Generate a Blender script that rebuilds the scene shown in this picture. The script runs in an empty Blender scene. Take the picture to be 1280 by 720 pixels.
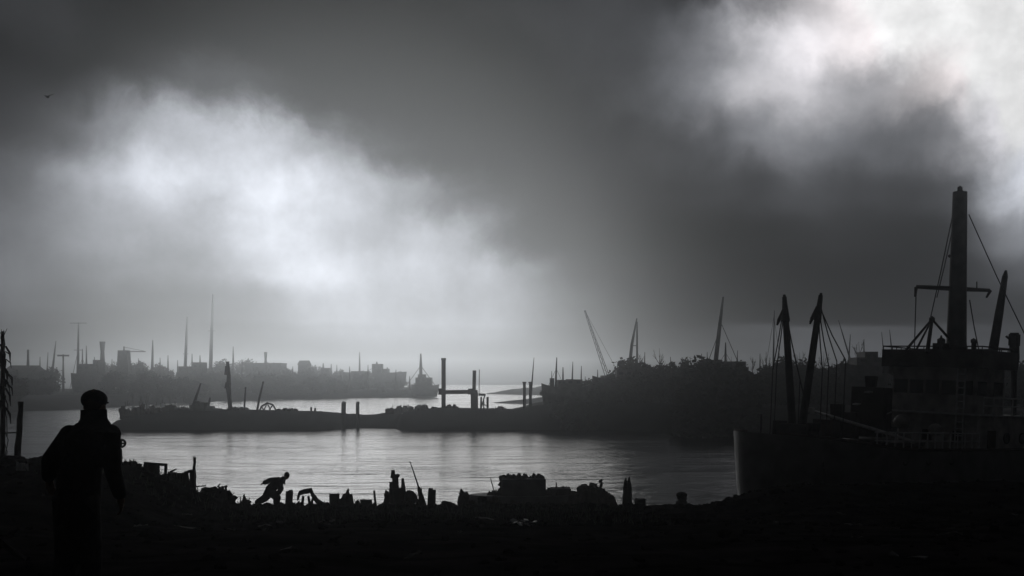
import bpy, bmesh, math, random
from mathutils import Vector, Matrix, Euler, noise

random.seed(11)
SC = bpy.context.scene
COL = SC.collection
R = math.radians
F = 1372.0          # focal length in photo pixels (1280 wide)
PX0, PYH = 640.0, 475.0
CAMZ = 6.5          # eye height above the water (z = 0)

def at(px, py, Y):
    return Vector(((px - PX0) / F * Y, Y, CAMZ - (py - PYH) / F * Y))
def xat(px, Y):
    return (px - PX0) / F * Y
def zat(py, Y):
    return CAMZ - (py - PYH) / F * Y
def lerp(a, b, t): return a + (b - a) * t
def sstep(a, b, x):
    if a == b: return 1.0 if x >= a else 0.0
    t = max(0.0, min(1.0, (x - a) / (b - a)))
    return t * t * (3 - 2 * t)
def interp(x, pts):
    if x <= pts[0][0]: return pts[0][1]
    for (a, va), (b, vb) in zip(pts, pts[1:]):
        if x <= b: return lerp(va, vb, (x - a) / (b - a))
    return pts[-1][1]
def fbm(x, y, s=1.0, o=4):
    v, a = 0.0, 1.0
    for i in range(o):
        v += a * noise.noise(Vector((x * s, y * s, 3.7 + i))); s *= 2.1; a *= 0.5
    return v

# ------------------------------------------------------------------ materials
def mat(name, col, rough=0.85, var=0.35, scale=3.0, bump=0.0, bscale=12.0, metallic=0.0, spec=0.12):
    m = bpy.data.materials.new(name); m.use_nodes = True
    nt = m.node_tree; b = nt.nodes['Principled BSDF']
    b.inputs['Roughness'].default_value = rough
    b.inputs['Metallic'].default_value = metallic
    b.inputs['Specular IOR Level'].default_value = spec
    tc = nt.nodes.new('ShaderNodeTexCoord')
    n = nt.nodes.new('ShaderNodeTexNoise'); n.inputs['Scale'].default_value = scale
    n.inputs['Detail'].default_value = 6
    nt.links.new(tc.outputs['Object'], n.inputs['Vector'])
    r = nt.nodes.new('ShaderNodeValToRGB')
    r.color_ramp.elements[0].position = 0.3; r.color_ramp.elements[1].position = 0.7
    r.color_ramp.elements[0].color = [c * (1 - var) for c in col] + [1]
    r.color_ramp.elements[1].color = [c * (1 + var) for c in col] + [1]
    nt.links.new(n.outputs['Fac'], r.inputs['Fac'])
    nt.links.new(r.outputs['Color'], b.inputs['Base Color'])
    if bump:
        n2 = nt.nodes.new('ShaderNodeTexNoise'); n2.inputs['Scale'].default_value = bscale; n2.inputs['Detail'].default_value = 5
        nt.links.new(tc.outputs['Object'], n2.inputs['Vector'])
        bp = nt.nodes.new('ShaderNodeBump'); bp.inputs['Strength'].default_value = bump; bp.inputs['Distance'].default_value = 0.1
        nt.links.new(n2.outputs['Fac'], bp.inputs['Height']); nt.links.new(bp.outputs['Normal'], b.inputs['Normal'])
    return m

M = dict(
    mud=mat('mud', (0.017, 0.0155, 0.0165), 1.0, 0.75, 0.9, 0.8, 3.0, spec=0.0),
    land=mat('earth', (0.035, 0.034, 0.034), 0.95, 0.4, 0.2, spec=0.1),
    rust=mat('rusted_steel', (0.05, 0.036, 0.032), 0.8, 0.5, 2.0, 0.3, 9.0),
    steel=mat('sooty_steel', (0.035, 0.034, 0.036), 0.7, 0.4, 2.0, 0.2, 8.0),
    hull=mat('hull_paint', (0.06, 0.055, 0.055), 0.6, 0.5, 1.2, 0.3, 4.0),
    paint=mat('weathered_cream_paint', (0.31, 0.295, 0.285), 0.7, 0.45, 1.4, 0.2, 6.0),
    pale=mat('pale_metal', (0.5, 0.5, 0.5), 0.45, 0.25, 3.0, 0.2, 14.0),
    plate=mat('faded_hull_plate', (0.075, 0.07, 0.07), 0.48, 0.5, 1.2, 0.12, 4.0, spec=0.6),
    wood=mat('rotten_timber', (0.04, 0.035, 0.032), 0.9, 0.4, 4.0, 0.4, 14.0),
    conc=mat('stained_concrete', (0.06, 0.058, 0.056), 0.9, 0.4, 3.0, 0.4, 10.0),
    glass=mat('dark_glass', (0.02, 0.02, 0.022), 0.15, 0.1, 3.0, spec=0.5),
    leaf=mat('leaf', (0.045, 0.05, 0.04), 0.85, 0.4, 0.7, spec=0.1),
    bark=mat('bark', (0.04, 0.034, 0.03), 0.9, 0.3, 5.0),
    wool=mat('dark_wool', (0.016, 0.016, 0.018), 0.95, 0.3, 20.0, 0.3, 60.0, spec=0.1),
    skin=mat('skin', (0.12, 0.08, 0.06), 0.6, 0.15, 10.0),
    cloth=mat('grey_cloth', (0.03, 0.03, 0.033), 0.95, 0.3, 15.0, 0.3, 50.0, spec=0.1),
    rubber=mat('rubber', (0.02, 0.02, 0.02), 0.7, 0.2, 6.0),
    rope=mat('wire_rope', (0.03, 0.03, 0.03), 0.8, 0.2, 10.0),
)

# ------------------------------------------------------------------ mesh builder
class MB:
    def __init__(s): s.v, s.f = [], []
    def add(s, vs, fs):
        o = len(s.v); s.v += [Vector(v) for v in vs]; s.f += [tuple(i + o for i in f) for f in fs]; return s
    def box(s, c, size, rot=(0, 0, 0), taper=1.0, jit=0.0):
        m = Euler(rot).to_matrix(); hx, hy, hz = (d / 2 for d in size); vs = []
        for z in (-1, 1):
            t = taper if z > 0 else 1.0
            for x, y in ((-1, -1), (1, -1), (1, 1), (-1, 1)):
                p = Vector((x * hx * t, y * hy * t, z * hz))
                if jit: p += Vector([random.uniform(-jit, jit) for _ in range(3)])
                vs.append(Vector(c) + m @ p)
        return s.add(vs, [(3, 2, 1, 0), (4, 5, 6, 7), (0, 1, 5, 4), (1, 2, 6, 5), (2, 3, 7, 6), (3, 0, 4, 7)])
    def tube(s, pts, rads, n=8, closed_ends=True):
        pts = [Vector(p) for p in pts]
        if not isinstance(rads, (list, tuple)): rads = [rads] * len(pts)
        rings = []; up = Vector((0.31, 0.17, 0.93)).normalized()
        vs = []
        for i, p in enumerate(pts):
            a = pts[max(i - 1, 0)]; b = pts[min(i + 1, len(pts) - 1)]
            d = (b - a).normalized()
            u = d.cross(up)
            if u.length < 1e-3: u = d.cross(Vector((1, 0, 0)))
            u.normalize(); w = d.cross(u).normalized()
            for k in range(n):
                t = 2 * math.pi * k / n
                vs.append(p + (u * math.cos(t) + w * math.sin(t)) * rads[i])
        fs = []
        for i in range(len(pts) - 1):
            for k in range(n):
                k2 = (k + 1) % n
                fs.append((i * n + k, i * n + k2, (i + 1) * n + k2, (i + 1) * n + k))
        if closed_ends:
            fs.append(tuple(range(n - 1, -1, -1))); fs.append(tuple((len(pts) - 1) * n + k for k in range(n)))
        return s.add(vs, fs)
    def bar(s, a, b, r0, r1=None, n=8):
        return s.tube([a, b], [r0, r0 if r1 is None else r1], n)
    def ball(s, c, r, sub=2, jit=0.0, squash=(1, 1, 1), rot=(0, 0, 0)):
        bm = bmesh.new(); bmesh.ops.create_icosphere(bm, subdivisions=sub, radius=1.0)
        m = Euler(rot).to_matrix(); o = Vector((random.random() * 50, random.random() * 50, 0))
        vs = []
        for v in bm.verts:
            k = 1 + jit * noise.noise(v.co * 1.7 + o) * 2
            vs.append(Vector(c) + m @ Vector([v.co[i] * r * squash[i] * k for i in range(3)]))
        bm.verts.index_update(); fs = [tuple(v.index for v in f.verts) for f in bm.faces]; bm.free()
        return s.add(vs, fs)
    def cap(s, a, b, r0, r1, n=14):
        a, b = Vector(a), Vector(b); s.tube([a, b], [r0, r1], n); s.ball(a, r0); s.ball(b, r1); return s
    def rings(s, rs, n=20):
        """closed body through ellipses (cx,cy,z,rx,ry)"""
        vs = []
        for cx, cy, z, rx, ry in rs:
            for k in range(n):
                t = 2 * math.pi * k / n; vs.append((cx + rx * math.cos(t), cy + ry * math.sin(t), z))
        fs = []
        for i in range(len(rs) - 1):
            for k in range(n):
                k2 = (k + 1) % n; fs.append((i * n + k, i * n + k2, (i + 1) * n + k2, (i + 1) * n + k))
        fs.append(tuple(range(n - 1, -1, -1))); fs.append(tuple((len(rs) - 1) * n + k for k in range(n)))
        return s.add(vs, fs)
    def torus(s, c, R0, r, rot=(0, 0, 0), n=24, k=8):
        m = Euler(rot).to_matrix(); vs = []; fs = []
        for i in range(n):
            a = 2 * math.pi * i / n
            for j in range(k):
                b = 2 * math.pi * j / k
                vs.append(Vector(c) + m @ Vector(((R0 + r * math.cos(b)) * math.cos(a), (R0 + r * math.cos(b)) * math.sin(a), r * math.sin(b))))
        for i in range(n):
            for j in range(k):
                i2, j2 = (i + 1) % n, (j + 1) % k
                fs.append((i * k + j, i2 * k + j, i2 * k + j2, i * k + j2))
        return s.add(vs, fs)
    def mesh(s, name, smooth=False):
        me = bpy.data.meshes.new(name); me.from_pydata([tuple(v) for v in s.v], [], s.f)
        me.validate(); me.update()
        bm = bmesh.new(); bm.from_mesh(me); bmesh.ops.recalc_face_normals(bm, faces=bm.faces); bm.to_mesh(me); bm.free()
        if smooth:
            for p in me.polygons: p.use_smooth = True
        return me
    def build(s, name, material, parent=None, smooth=False, bevel=0.0):
        o = bpy.data.objects.new(name, s.mesh(name, smooth)); COL.objects.link(o)
        o.data.materials.append(material)
        if parent is not None: o.parent = parent
        if bevel:
            b = o.modifiers.new('bevel', 'BEVEL'); b.width = bevel; b.segments = 2
        return o

def tag(o, label=None, cat=None, group=None, kind=None):
    if label: o['label'] = label
    if cat: o['category'] = cat
    if group: o['group'] = group
    if kind: o['kind'] = kind
    return o
def empty(name, loc, label, cat, group=None, rot=(0, 0, 0)):
    o = bpy.data.objects.new(name, None); COL.objects.link(o)
    o.location = loc; o.rotation_euler = rot; o.empty_display_size = 0.2
    return tag(o, label, cat, group)
def copy_tree(o, parent=None):
    c = o.copy(); COL.objects.link(c)
    if parent is not None: c.parent = parent
    for ch in list(o.children): copy_tree(ch, c)
    return c
def remesh(o, voxel, smooth_it=4):
    r = o.modifiers.new('remesh', 'REMESH'); r.mode = 'VOXEL'; r.voxel_size = voxel; r.use_smooth_shade = True
    s = o.modifiers.new('smooth', 'SMOOTH'); s.factor = 0.5; s.iterations = smooth_it
    dg = bpy.context.evaluated_depsgraph_get()
    me = bpy.data.meshes.new_from_object(o.evaluated_get(dg)); o.modifiers.clear()
    old = o.data; o.data = me; me.name = old.name
    if not me.materials: me.materials.append(old.materials[0])
    return o

# ------------------------------------------------------------------ camera, render
cam = bpy.data.cameras.new('camera'); co = bpy.data.objects.new('camera', cam); COL.objects.link(co)
co.location = (0, 0, CAMZ); co.rotation_euler = (R(90), 0, 0)
cam.sensor_width = 36.0; cam.lens = 36.0 * F / 1280.0
cam.shift_y = (PYH - 360.0) / 1280.0
cam.clip_start = 0.1; cam.clip_end = 6000
SC.camera = co
SC.render.engine = 'CYCLES'
vs_ = SC.view_settings
vs_.view_transform = 'Standard'; vs_.look = 'None'; vs_.gamma = 1; vs_.exposure = 0; vs_.use_curve_mapping = False
cy = SC.cycles
cy.use_denoising = True
cy.max_bounces = 6; cy.volume_bounces = 0; cy.diffuse_bounces = 2; cy.glossy_bounces = 3
cy.sample_clamp_indirect = 4.0

# ------------------------------------------------------------------ sky: storm clouds as a function of direction
GX = [i * 80 for i in range(17)]
GY = [0, 60, 120, 180, 240, 300, 340, 380, 402, 414, 450, 475]
GV = [
 [60, 61, 62, 63, 66, 69, 71, 72, 73, 73, 74, 78, 140, 215, 248, 255, 262],
 [58, 64, 68, 71, 73, 76, 78, 78, 78, 79, 82, 125, 215, 225, 236, 256, 262],
 [62, 72, 108, 142, 128, 98, 90, 85, 82, 84, 90, 128, 188, 165, 158, 185, 248],
 [85, 120, 182, 200, 215, 178, 122, 92, 85, 88, 84, 88, 128, 120, 105, 140, 235],
 [105, 150, 198, 215, 238, 222, 192, 148, 95, 98, 84, 76, 76, 78, 74, 88, 200],
 [120, 145, 182, 178, 235, 220, 198, 205, 130, 84, 74, 66, 62, 62, 58, 62, 130],
 [124, 138, 160, 172, 215, 240, 215, 205, 185, 100, 74, 64, 58, 56, 52, 52, 92],
 [118, 128, 145, 160, 178, 215, 210, 200, 190, 140, 84, 64, 56, 54, 50, 48, 70],
 [112, 122, 140, 158, 180, 212, 212, 206, 192, 144, 88, 66, 55, 53, 50, 48, 68],
 [108, 119, 136, 155, 176, 206, 208, 204, 190, 142, 98, 92, 92, 90, 86, 80, 75],
 [102, 114, 128, 148, 168, 186, 192, 192, 180, 140, 108, 98, 92, 88, 88, 80, 70],
 [96, 105, 115, 128, 145, 155, 160, 163, 160, 130, 98, 88, 80, 78, 78, 70, 66],
]
GS = [list(r) for r in GV]
GS = [[59, 50, 38, 10, 10, 10, 13, 27, 44, 55, 57, 10, 145, 247, 304, 320, 320], [48, 38, 10, 10, 10, 10, 10, 10, 26, 50, 69, 120, 286, 210, 257, 320, 320], [20, 10, 10, 109, 67, 12, 10, 10, 10, 43, 79, 125, 234, 94, 88, 155, 320], [64, 123, 170, 226, 246, 156, 30, 10, 10, 17, 49, 62, 143, 94, 67, 107, 320], [84, 147, 198, 227, 251, 174, 130, 87, 10, 10, 28, 38, 63, 60, 37, 18, 241], [112, 121, 170, 131, 243, 173, 154, 195, 10, 10, 10, 10, 31, 41, 22, 10, 116], [120, 106, 108, 117, 208, 217, 189, 200, 152, 10, 10, 10, 10, 22, 10, 10, 76], [95, 73, 57, 74, 113, 188, 183, 171, 166, 52, 10, 10, 10, 10, 10, 10, 52], [77, 43, 28, 54, 109, 188, 190, 177, 162, 63, 10, 10, 10, 10, 10, 10, 50], [58, 19, 10, 20, 80, 164, 169, 166, 147, 43, 10, 46, 88, 112, 115, 91, 82], [27, 10, 10, 10, 10, 83, 106, 119, 95, 10, 10, 49, 85, 101, 119, 90, 51], [18, 10, 10, 10, 10, 44, 68, 86, 70, 10, 10, 37, 71, 89, 107, 78, 44]]
def sky_v(px, py):
    px = max(0, min(1280, px)); py = max(0, min(475, py))
    i = min(int(px // 80), 15); t = px / 80 - i
    row = lambda r: lerp(GS[r][i], GS[r][i + 1], t)
    for j in range(len(GY) - 1):
        if py <= GY[j + 1]:
            return lerp(row(j), row(j + 1), (py - GY[j]) / (GY[j + 1] - GY[j]))
    return row(len(GY) - 1)
def sky_dir(az, el):
    """perceptual cloud brightness 0..255 towards azimuth/elevation in degrees"""
    a = max(-27, min(27, az))
    px = PX0 + F * math.tan(R(a)); py = PYH - F * math.tan(R(el)) / math.cos(R(a))
    v = sky_v(px, py)
    out = sstep(26, 42, abs(az))
    v = lerp(v, 40, out)
    if el > 18.5: v = lerp(v, 38, sstep(18.5, 30, el))
    return v
SUN_AZ, SUN_EL = -8.0, 6.0
def build_world():
    w = bpy.data.worlds.new('World'); SC.world = w; w.use_nodes = True
    nt = w.node_tree; N = nt.nodes; L = nt.links
    bg = N['Background']; bg.inputs['Strength'].default_value = 0.1
    geo = N.new('ShaderNodeTexCoord')
    # warp direction by noise so cloud edges tear
    nz = N.new('ShaderNodeTexNoise'); nz.inputs['Scale'].default_value = 5.5; nz.inputs['Detail'].default_value = 7; nz.inputs['Roughness'].default_value = 0.55
    L.new(geo.outputs['Generated'], nz.inputs['Vector'])
    sub = N.new('ShaderNodeVectorMath'); sub.operation = 'SUBTRACT'; sub.inputs[1].default_value = (0.5, 0.5, 0.5)
    L.new(nz.outputs['Color'], sub.inputs[0])
    scl = N.new('ShaderNodeVectorMath'); scl.operation = 'MULTIPLY'; scl.inputs[1].default_value = (0.11, 0.0, 0.08)
    L.new(sub.outputs[0], scl.inputs[0])
    sepd = N.new('ShaderNodeSeparateXYZ'); L.new(geo.outputs['Generated'], sepd.inputs[0])
    # less warp close to the horizon
    wf = N.new('ShaderNodeMapRange'); wf.inputs[1].default_value = 0.03; wf.inputs[2].default_value = 0.16; wf.inputs[3].default_value = 0.12; wf.inputs[4].default_value = 1.0
    L.new(sepd.outputs['Z'], wf.inputs[0])
    sc2 = N.new('ShaderNodeVectorMath'); sc2.operation = 'SCALE'; L.new(scl.outputs[0], sc2.inputs[0]); L.new(wf.outputs[0], sc2.inputs['Scale'])
    ad = N.new('ShaderNodeVectorMath'); ad.operation = 'ADD'; L.new(geo.outputs['Generated'], ad.inputs[0]); L.new(sc2.outputs[0], ad.inputs[1])
    nm = N.new('ShaderNodeVectorMath'); nm.operation = 'NORMALIZE'; L.new(ad.outputs[0], nm.inputs[0])
    nz3 = N.new('ShaderNodeTexNoise'); nz3.inputs['Scale'].default_value = 17.0; nz3.inputs['Detail'].default_value = 8; nz3.inputs['Roughness'].default_value = 0.6
    L.new(nm.outputs[0], nz3.inputs['Vector'])
    sb3 = N.new('ShaderNodeVectorMath'); sb3.operation = 'SUBTRACT'; sb3.inputs[1].default_value = (0.5, 0.5, 0.5); L.new(nz3.outputs['Color'], sb3.inputs[0])
    sm3 = N.new('ShaderNodeVectorMath'); sm3.operation = 'MULTIPLY'; sm3.inputs[1].default_value = (0.055, 0.0, 0.05); L.new(sb3.outputs[0], sm3.inputs[0])
    sc3 = N.new('ShaderNodeVectorMath'); sc3.operation = 'SCALE'; L.new(sm3.outputs[0], sc3.inputs[0]); L.new(wf.outputs[0], sc3.inputs['Scale'])
    ad3 = N.new('ShaderNodeVectorMath'); ad3.operation = 'ADD'; L.new(nm.outputs[0], ad3.inputs[0]); L.new(sc3.outputs[0], ad3.inputs[1])
    sp = N.new('ShaderNodeSeparateXYZ'); L.new(ad3.outputs[0], sp.inputs[0])
    def math_(op, a, b=None):
        n = N.new('ShaderNodeMath'); n.operation = op
        for i, x in enumerate((a, b)):
            if x is None: continue
            if isinstance(x, (int, float)): n.inputs[i].default_value = x
            else: L.new(x, n.inputs[i])
        return n.outputs[0]
    az = math_('ARCTAN2', sp.outputs['X'], sp.outputs['Y'])
    azf = math_('ADD', math_('MULTIPLY', az, 1.0 / R(180)), 0.5)      # -90..90 deg -> 0..1
    el = math_('MULTIPLY', math_('ARCSINE', sp.outputs['Z']), 180 / math.pi)
    rows = [math.degrees(math.atan((PYH - y) / F)) for y in reversed(GY)] + [21.5, 26.0, 34.0]
    azs = [-90, -55, -38] + [-27 + 54 * i / 24 for i in range(25)] + [38, 55, 90]
    prev = None
    for ri, e in enumerate(rows):
        cr = N.new('ShaderNodeValToRGB'); ramp = cr.color_ramp; ramp.interpolation = 'B_SPLINE' if False else 'EASE'
        while len(ramp.elements) < len(azs): ramp.elements.new(0.5)
        for k, a in enumerate(azs):
            ramp.elements[k].position = (a + 90) / 180.0
        for k, a in enumerate(azs):
            v = sky_dir(a, e) / 255.0 * SKY_GAIN[min(ri, len(SKY_GAIN) - 1)]
            warm = sstep(5, 20, a) * sstep(9, 15, e) * sstep(0.4, 0.7, v)
            tint = (lerp(0.975, 1.015, warm), lerp(0.994, 0.982, warm), lerp(1.038, 0.985, warm))
            ramp.elements[k].color = (v * tint[0], v * tint[1], v * tint[2], 1)
        ramp.interpolation = 'B_SPLINE'
        L.new(azf, cr.inputs['Fac'])
        if prev is None: prev = cr.outputs['Color']; pe = e; continue
        mr = N.new('ShaderNodeMapRange'); mr.inputs[1].default_value = pe; mr.inputs[2].default_value = e; mr.interpolation_type = 'SMOOTHSTEP'
        L.new(el, mr.inputs[0])
        mx = N.new('ShaderNodeMix'); mx.data_type = 'RGBA'
        L.new(mr.outputs[0], mx.inputs['Factor']); L.new(prev, mx.inputs['A']); L.new(cr.outputs['Color'], mx.inputs['B'])
        prev = mx.outputs['Result']; pe = e
    # cloud body texture
    n2 = N.new('ShaderNodeTexNoise'); n2.inputs['Scale'].default_value = 9.0; n2.inputs['Detail'].default_value = 9; n2.inputs['Roughness'].default_value = 0.58
    L.new(geo.outputs['Generated'], n2.inputs['Vector'])
    fac = math_('ADD', math_('MULTIPLY', math_('SUBTRACT', n2.outputs['Fac'], 0.5), 0.85), 1.0)
    vm = N.new('ShaderNodeVectorMath'); vm.operation = 'SCALE'; L.new(prev, vm.inputs[0]); L.new(fac, vm.inputs['Scale'])
    gm = N.new('ShaderNodeGamma'); gm.inputs['Gamma'].default_value = 2.2; L.new(vm.outputs[0], gm.inputs['Color'])
    tn = N.new('ShaderNodeVectorMath'); tn.operation = 'SCALE'; tn.inputs['Scale'].default_value = 10.0
    L.new(gm.outputs[0], tn.inputs[0])
    # the clear sky above, only just felt through the cloud
    sky = N.new('ShaderNodeTexSky'); sky.sky_type = 'NISHITA'; sky.sun_disc = False
    sky.sun_elevation = R(SUN_EL); sky.sun_rotation = R(SUN_AZ)
    hs = N.new('ShaderNodeHueSaturation'); hs.inputs['Saturation'].default_value = 0.3; L.new(sky.outputs[0], hs.inputs['Color'])
    mx = N.new('ShaderNodeMix'); mx.data_type = 'RGBA'; mx.inputs['Factor'].default_value = 0.997
    L.new(hs.outputs[0], mx.inputs['A']); L.new(tn.outputs[0], mx.inputs['B'])
    # behind the viewer and overhead the storm deck is thick
    back = N.new('ShaderNodeMapRange'); back.inputs[1].default_value = -0.35; back.inputs[2].default_value = 0.55
    back.inputs[3].default_value = 0.85; back.inputs[4].default_value = 1.0; back.interpolation_type = 'SMOOTHSTEP'
    L.new(sepd.outputs['Y'], back.inputs[0])
    b2 = N.new('ShaderNodeVectorMath'); b2.operation = 'SCALE'; L.new(mx.outputs['Result'], b2.inputs[0]); L.new(back.outputs[0], b2.inputs['Scale'])
    L.new(b2.outputs[0], bg.inputs['Color'])
    w.cycles.sampling_method = 'MANUAL'; w.cycles.sample_map_resolution = 512
SKY_GAIN = [1.0]
build_world()
sl = bpy.data.lights.new('sun', 'SUN'); sl.energy = 0.33; sl.angle = R(27); sl.color = (1.0, 0.99, 0.97)
so = bpy.data.objects.new('sun', sl); COL.objects.link(so)
sd = Vector((math.sin(R(SUN_AZ)) * math.cos(R(SUN_EL)), math.cos(R(SUN_AZ)) * math.cos(R(SUN_EL)), math.sin(R(SUN_EL))))
so.rotation_euler = sd.to_track_quat('Z', 'Y').to_euler(); so.location = (0, 0, 60)

# ------------------------------------------------------------------ ground, water, haze
def gz(x, y):
    base = interp(y, [(-30, 4.9), (9, 4.67), (20, 3.62), (45, 1.27), (47, 1.1), (52, -0.6), (58, -1.8), (70, -2.0)])
    left = 1.55 * sstep(-7.4, -11.2, x) * math.exp(-((y - 30) / 6.5) ** 2)
    left2 = 0.2 * sstep(-9, -12, x) * math.exp(-((y - 38) / 5) ** 2)
    mound = (0.92 * sstep(5.5, 9.5, x) + 0.1 * sstep(12, 18, x)) * math.exp(-((y - 37) / 5.0) ** 2)
    n = fbm(x, y, 0.35, 4) * 0.13 * sstep(60, 40, y) * sstep(3, 12, abs(y) + 2)
    return base + left + left2 + mound + n
def farz(x, y):
    if y < 60: return -2.2
    h = -2.2
    nz = fbm(x, y, 0.03, 4)
    # spit
    yn = interp(x, [(-60, 146), (-50, 141), (-25, 141), (-22, 149), (-16, 149), (-15, 142), (0, 141), (12, 139), (24, 123), (60, 112), (200, 104)]) + nz * 1.2
    top = interp(x, [(-58, -2), (-52, 1.5), (-44, 2.4), (-26, 2.2), (-20, 1.7), (-16, 2.4), (-10, 3.0), (0, 2.6), (4, 3.2), (8, 3.6), (15, 3.4), (30, 3.2), (60, 3.2), (200, 4)]) + nz * 0.5
    depth = interp(x, [(-55, 9), (-20, 12), (0, 14), (6, 30), (14, 150), (200, 170)])
    slope = interp(x, [(-20, 4), (4, 5), (15, 11), (200, 14)])
    b = sstep(yn - 1.5, yn + slope, y) * (1 - sstep(yn + depth - 5, yn + depth, y))
    h = max(h, lerp(-2.2, top, b))
    # low bar behind the gantry
    b = sstep(300, 304, y) * (1 - sstep(316, 322, y)) * sstep(-18, 12, x + nz * 8) * (1 - sstep(30, 40, x))
    h = max(h, lerp(-2.2, 1.9 + nz * 0.6, b))
    # low mud land beyond the bar
    b = sstep(470, 484, y + nz * 8) * (1 - sstep(600, 640, y)) * sstep(-22, 34, x + nz * 14)
    h = max(h, lerp(-2.2, 3.6 + nz * 1.5, b))
    # far shore on the left
    px = PX0 + F * x / y
    ys = interp(px, [(-500, 180), (-300, 190), (0, 212), (130, 240), (330, 357), (545, 405), (560, 440)]) + nz * 3
    b = sstep(ys - 2, ys + 22, y) * (1 - sstep(ys + 240, ys + 300, y)) * (1 - sstep(540, 552, px))
    h = max(h, lerp(-2.2, 2.4 + nz * 0.8, b))
    # low land almost lost in the mist
    b = sstep(1150, 1250, y + nz * 40)
    h = max(h, lerp(-2.2, -1.2, b))
    return h
def grid_obj(name, xs, ys, zf, material):
    mb = MB(); nx = len(xs)
    vs = [(x, y, zf(x, y)) for y in ys for x in xs]
    fs = [(j * nx + i, j * nx + i + 1, (j + 1) * nx + i + 1, (j + 1) * nx + i) for j in range(len(ys) - 1) for i in range(nx - 1)]
    mb.add(vs, fs)
    me = bpy.data.meshes.new(name); me.from_pydata([tuple(v) for v in mb.v], [], mb.f); me.update()
    for p in me.polygons: p.use_smooth = True
    o = bpy.data.objects.new(name, me); COL.objects.link(o); me.materials.append(material)
    return tag(o, kind='structure')
def frange(a, b, s):
    n = int(round((b - a) / s)); return [a + (b - a) * i / n for i in range(n + 1)]
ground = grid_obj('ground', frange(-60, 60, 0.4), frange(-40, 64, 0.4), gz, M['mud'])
terrain = grid_obj('terrain', frange(-700, -90, 10) + frange(-88, 120, 1.6) + frange(128, 700, 11), frange(64.2, 104, 8) + frange(105, 240, 1.6) + frange(243, 620, 4) + frange(640, 1440, 20), farz, M['land'])

wm = bpy.data.materials.new('estuary_water'); wm.use_nodes = True
nt = wm.node_tree; b = nt.nodes['Principled BSDF']
b.inputs['Base Color'].default_value = (0.012, 0.014, 0.015, 1); b.inputs['Roughness'].default_value = 0.16; b.inputs['IOR'].default_value = 1.33
tc = nt.nodes.new('ShaderNodeTexCoord')
def wave(sx, sy, sc, det):
    mp = nt.nodes.new('ShaderNodeMapping'); mp.inputs['Scale'].default_value = (sx, sy, 1)
    nt.links.new(tc.outputs['Object'], mp.inputs['Vector'])
    n = nt.nodes.new('ShaderNodeTexNoise'); n.inputs['Scale'].default_value = sc; n.inputs['Detail'].default_value = det; n.inputs['Roughness'].default_value = 0.6
    nt.links.new(mp.outputs[0], n.inputs['Vector']); return n.outputs['Fac']
w1 = wave(0.3, 0.75, 0.9, 5); w2 = wave(0.07, 0.26, 0.9, 4); w3 = wave(0.03, 0.11, 1.0, 4)
ma = nt.nodes.new('ShaderNodeMath'); ma.operation = 'MULTIPLY_ADD'; ma.inputs[1].default_value = 2.4
nt.links.new(w2, ma.inputs[0]); nt.links.new(w1, ma.inputs[2])
bp = nt.nodes.new('ShaderNodeBump'); bp.inputs['Strength'].default_value = 0.85; bp.inputs['Distance'].default_value = 0.36
nt.links.new(ma.outputs[0], bp.inputs['Height']); nt.links.new(bp.outputs[0], b.inputs['Normal'])
mr = nt.nodes.new('ShaderNodeMapRange'); mr.inputs[1].default_value = 0.38; mr.inputs[2].default_value = 0.62; mr.inputs[3].default_value = 0.12; mr.inputs[4].default_value = 0.24
nt.links.new(w3, mr.inputs[0]); nt.links.new(mr.outputs[0], b.inputs['Roughness'])
wmb = MB().add([(-695, 34, 0), (695, 34, 0), (695, 1435, 0), (-695, 1435, 0)], [(0, 1, 2, 3)])
water = tag(wmb.build('water', wm), kind='structure')

hm = bpy.data.materials.new('mist'); hm.use_nodes = True
nt = hm.node_tree; nt.nodes.remove(nt.nodes['Principled BSDF'])
pv = nt.nodes.new('ShaderNodeVolumePrincipled')
pv.inputs['Color'].default_value = (0.92, 0.965, 1.0, 1); pv.inputs['Density'].default_value = 0.00125; pv.inputs['Anisotropy'].default_value = 0.925
nt.links.new(pv.outputs[0], nt.nodes['Material Output'].inputs['Volume'])
haze = tag(MB().box((0, 700, 14.9), (1410, 1500, 36.6)).build('haze', hm), kind='stuff')
#@@OBJECTS
M['white'] = mat('chipped_white_paint', (0.75, 0.74, 0.72), 0.4, 0.2, 3.0, 0.2, 14.0)
M['board'] = mat('grey_board', (0.09, 0.087, 0.085), 0.9, 0.3, 5.0, 0.3, 14.0, spec=0.1)
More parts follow.
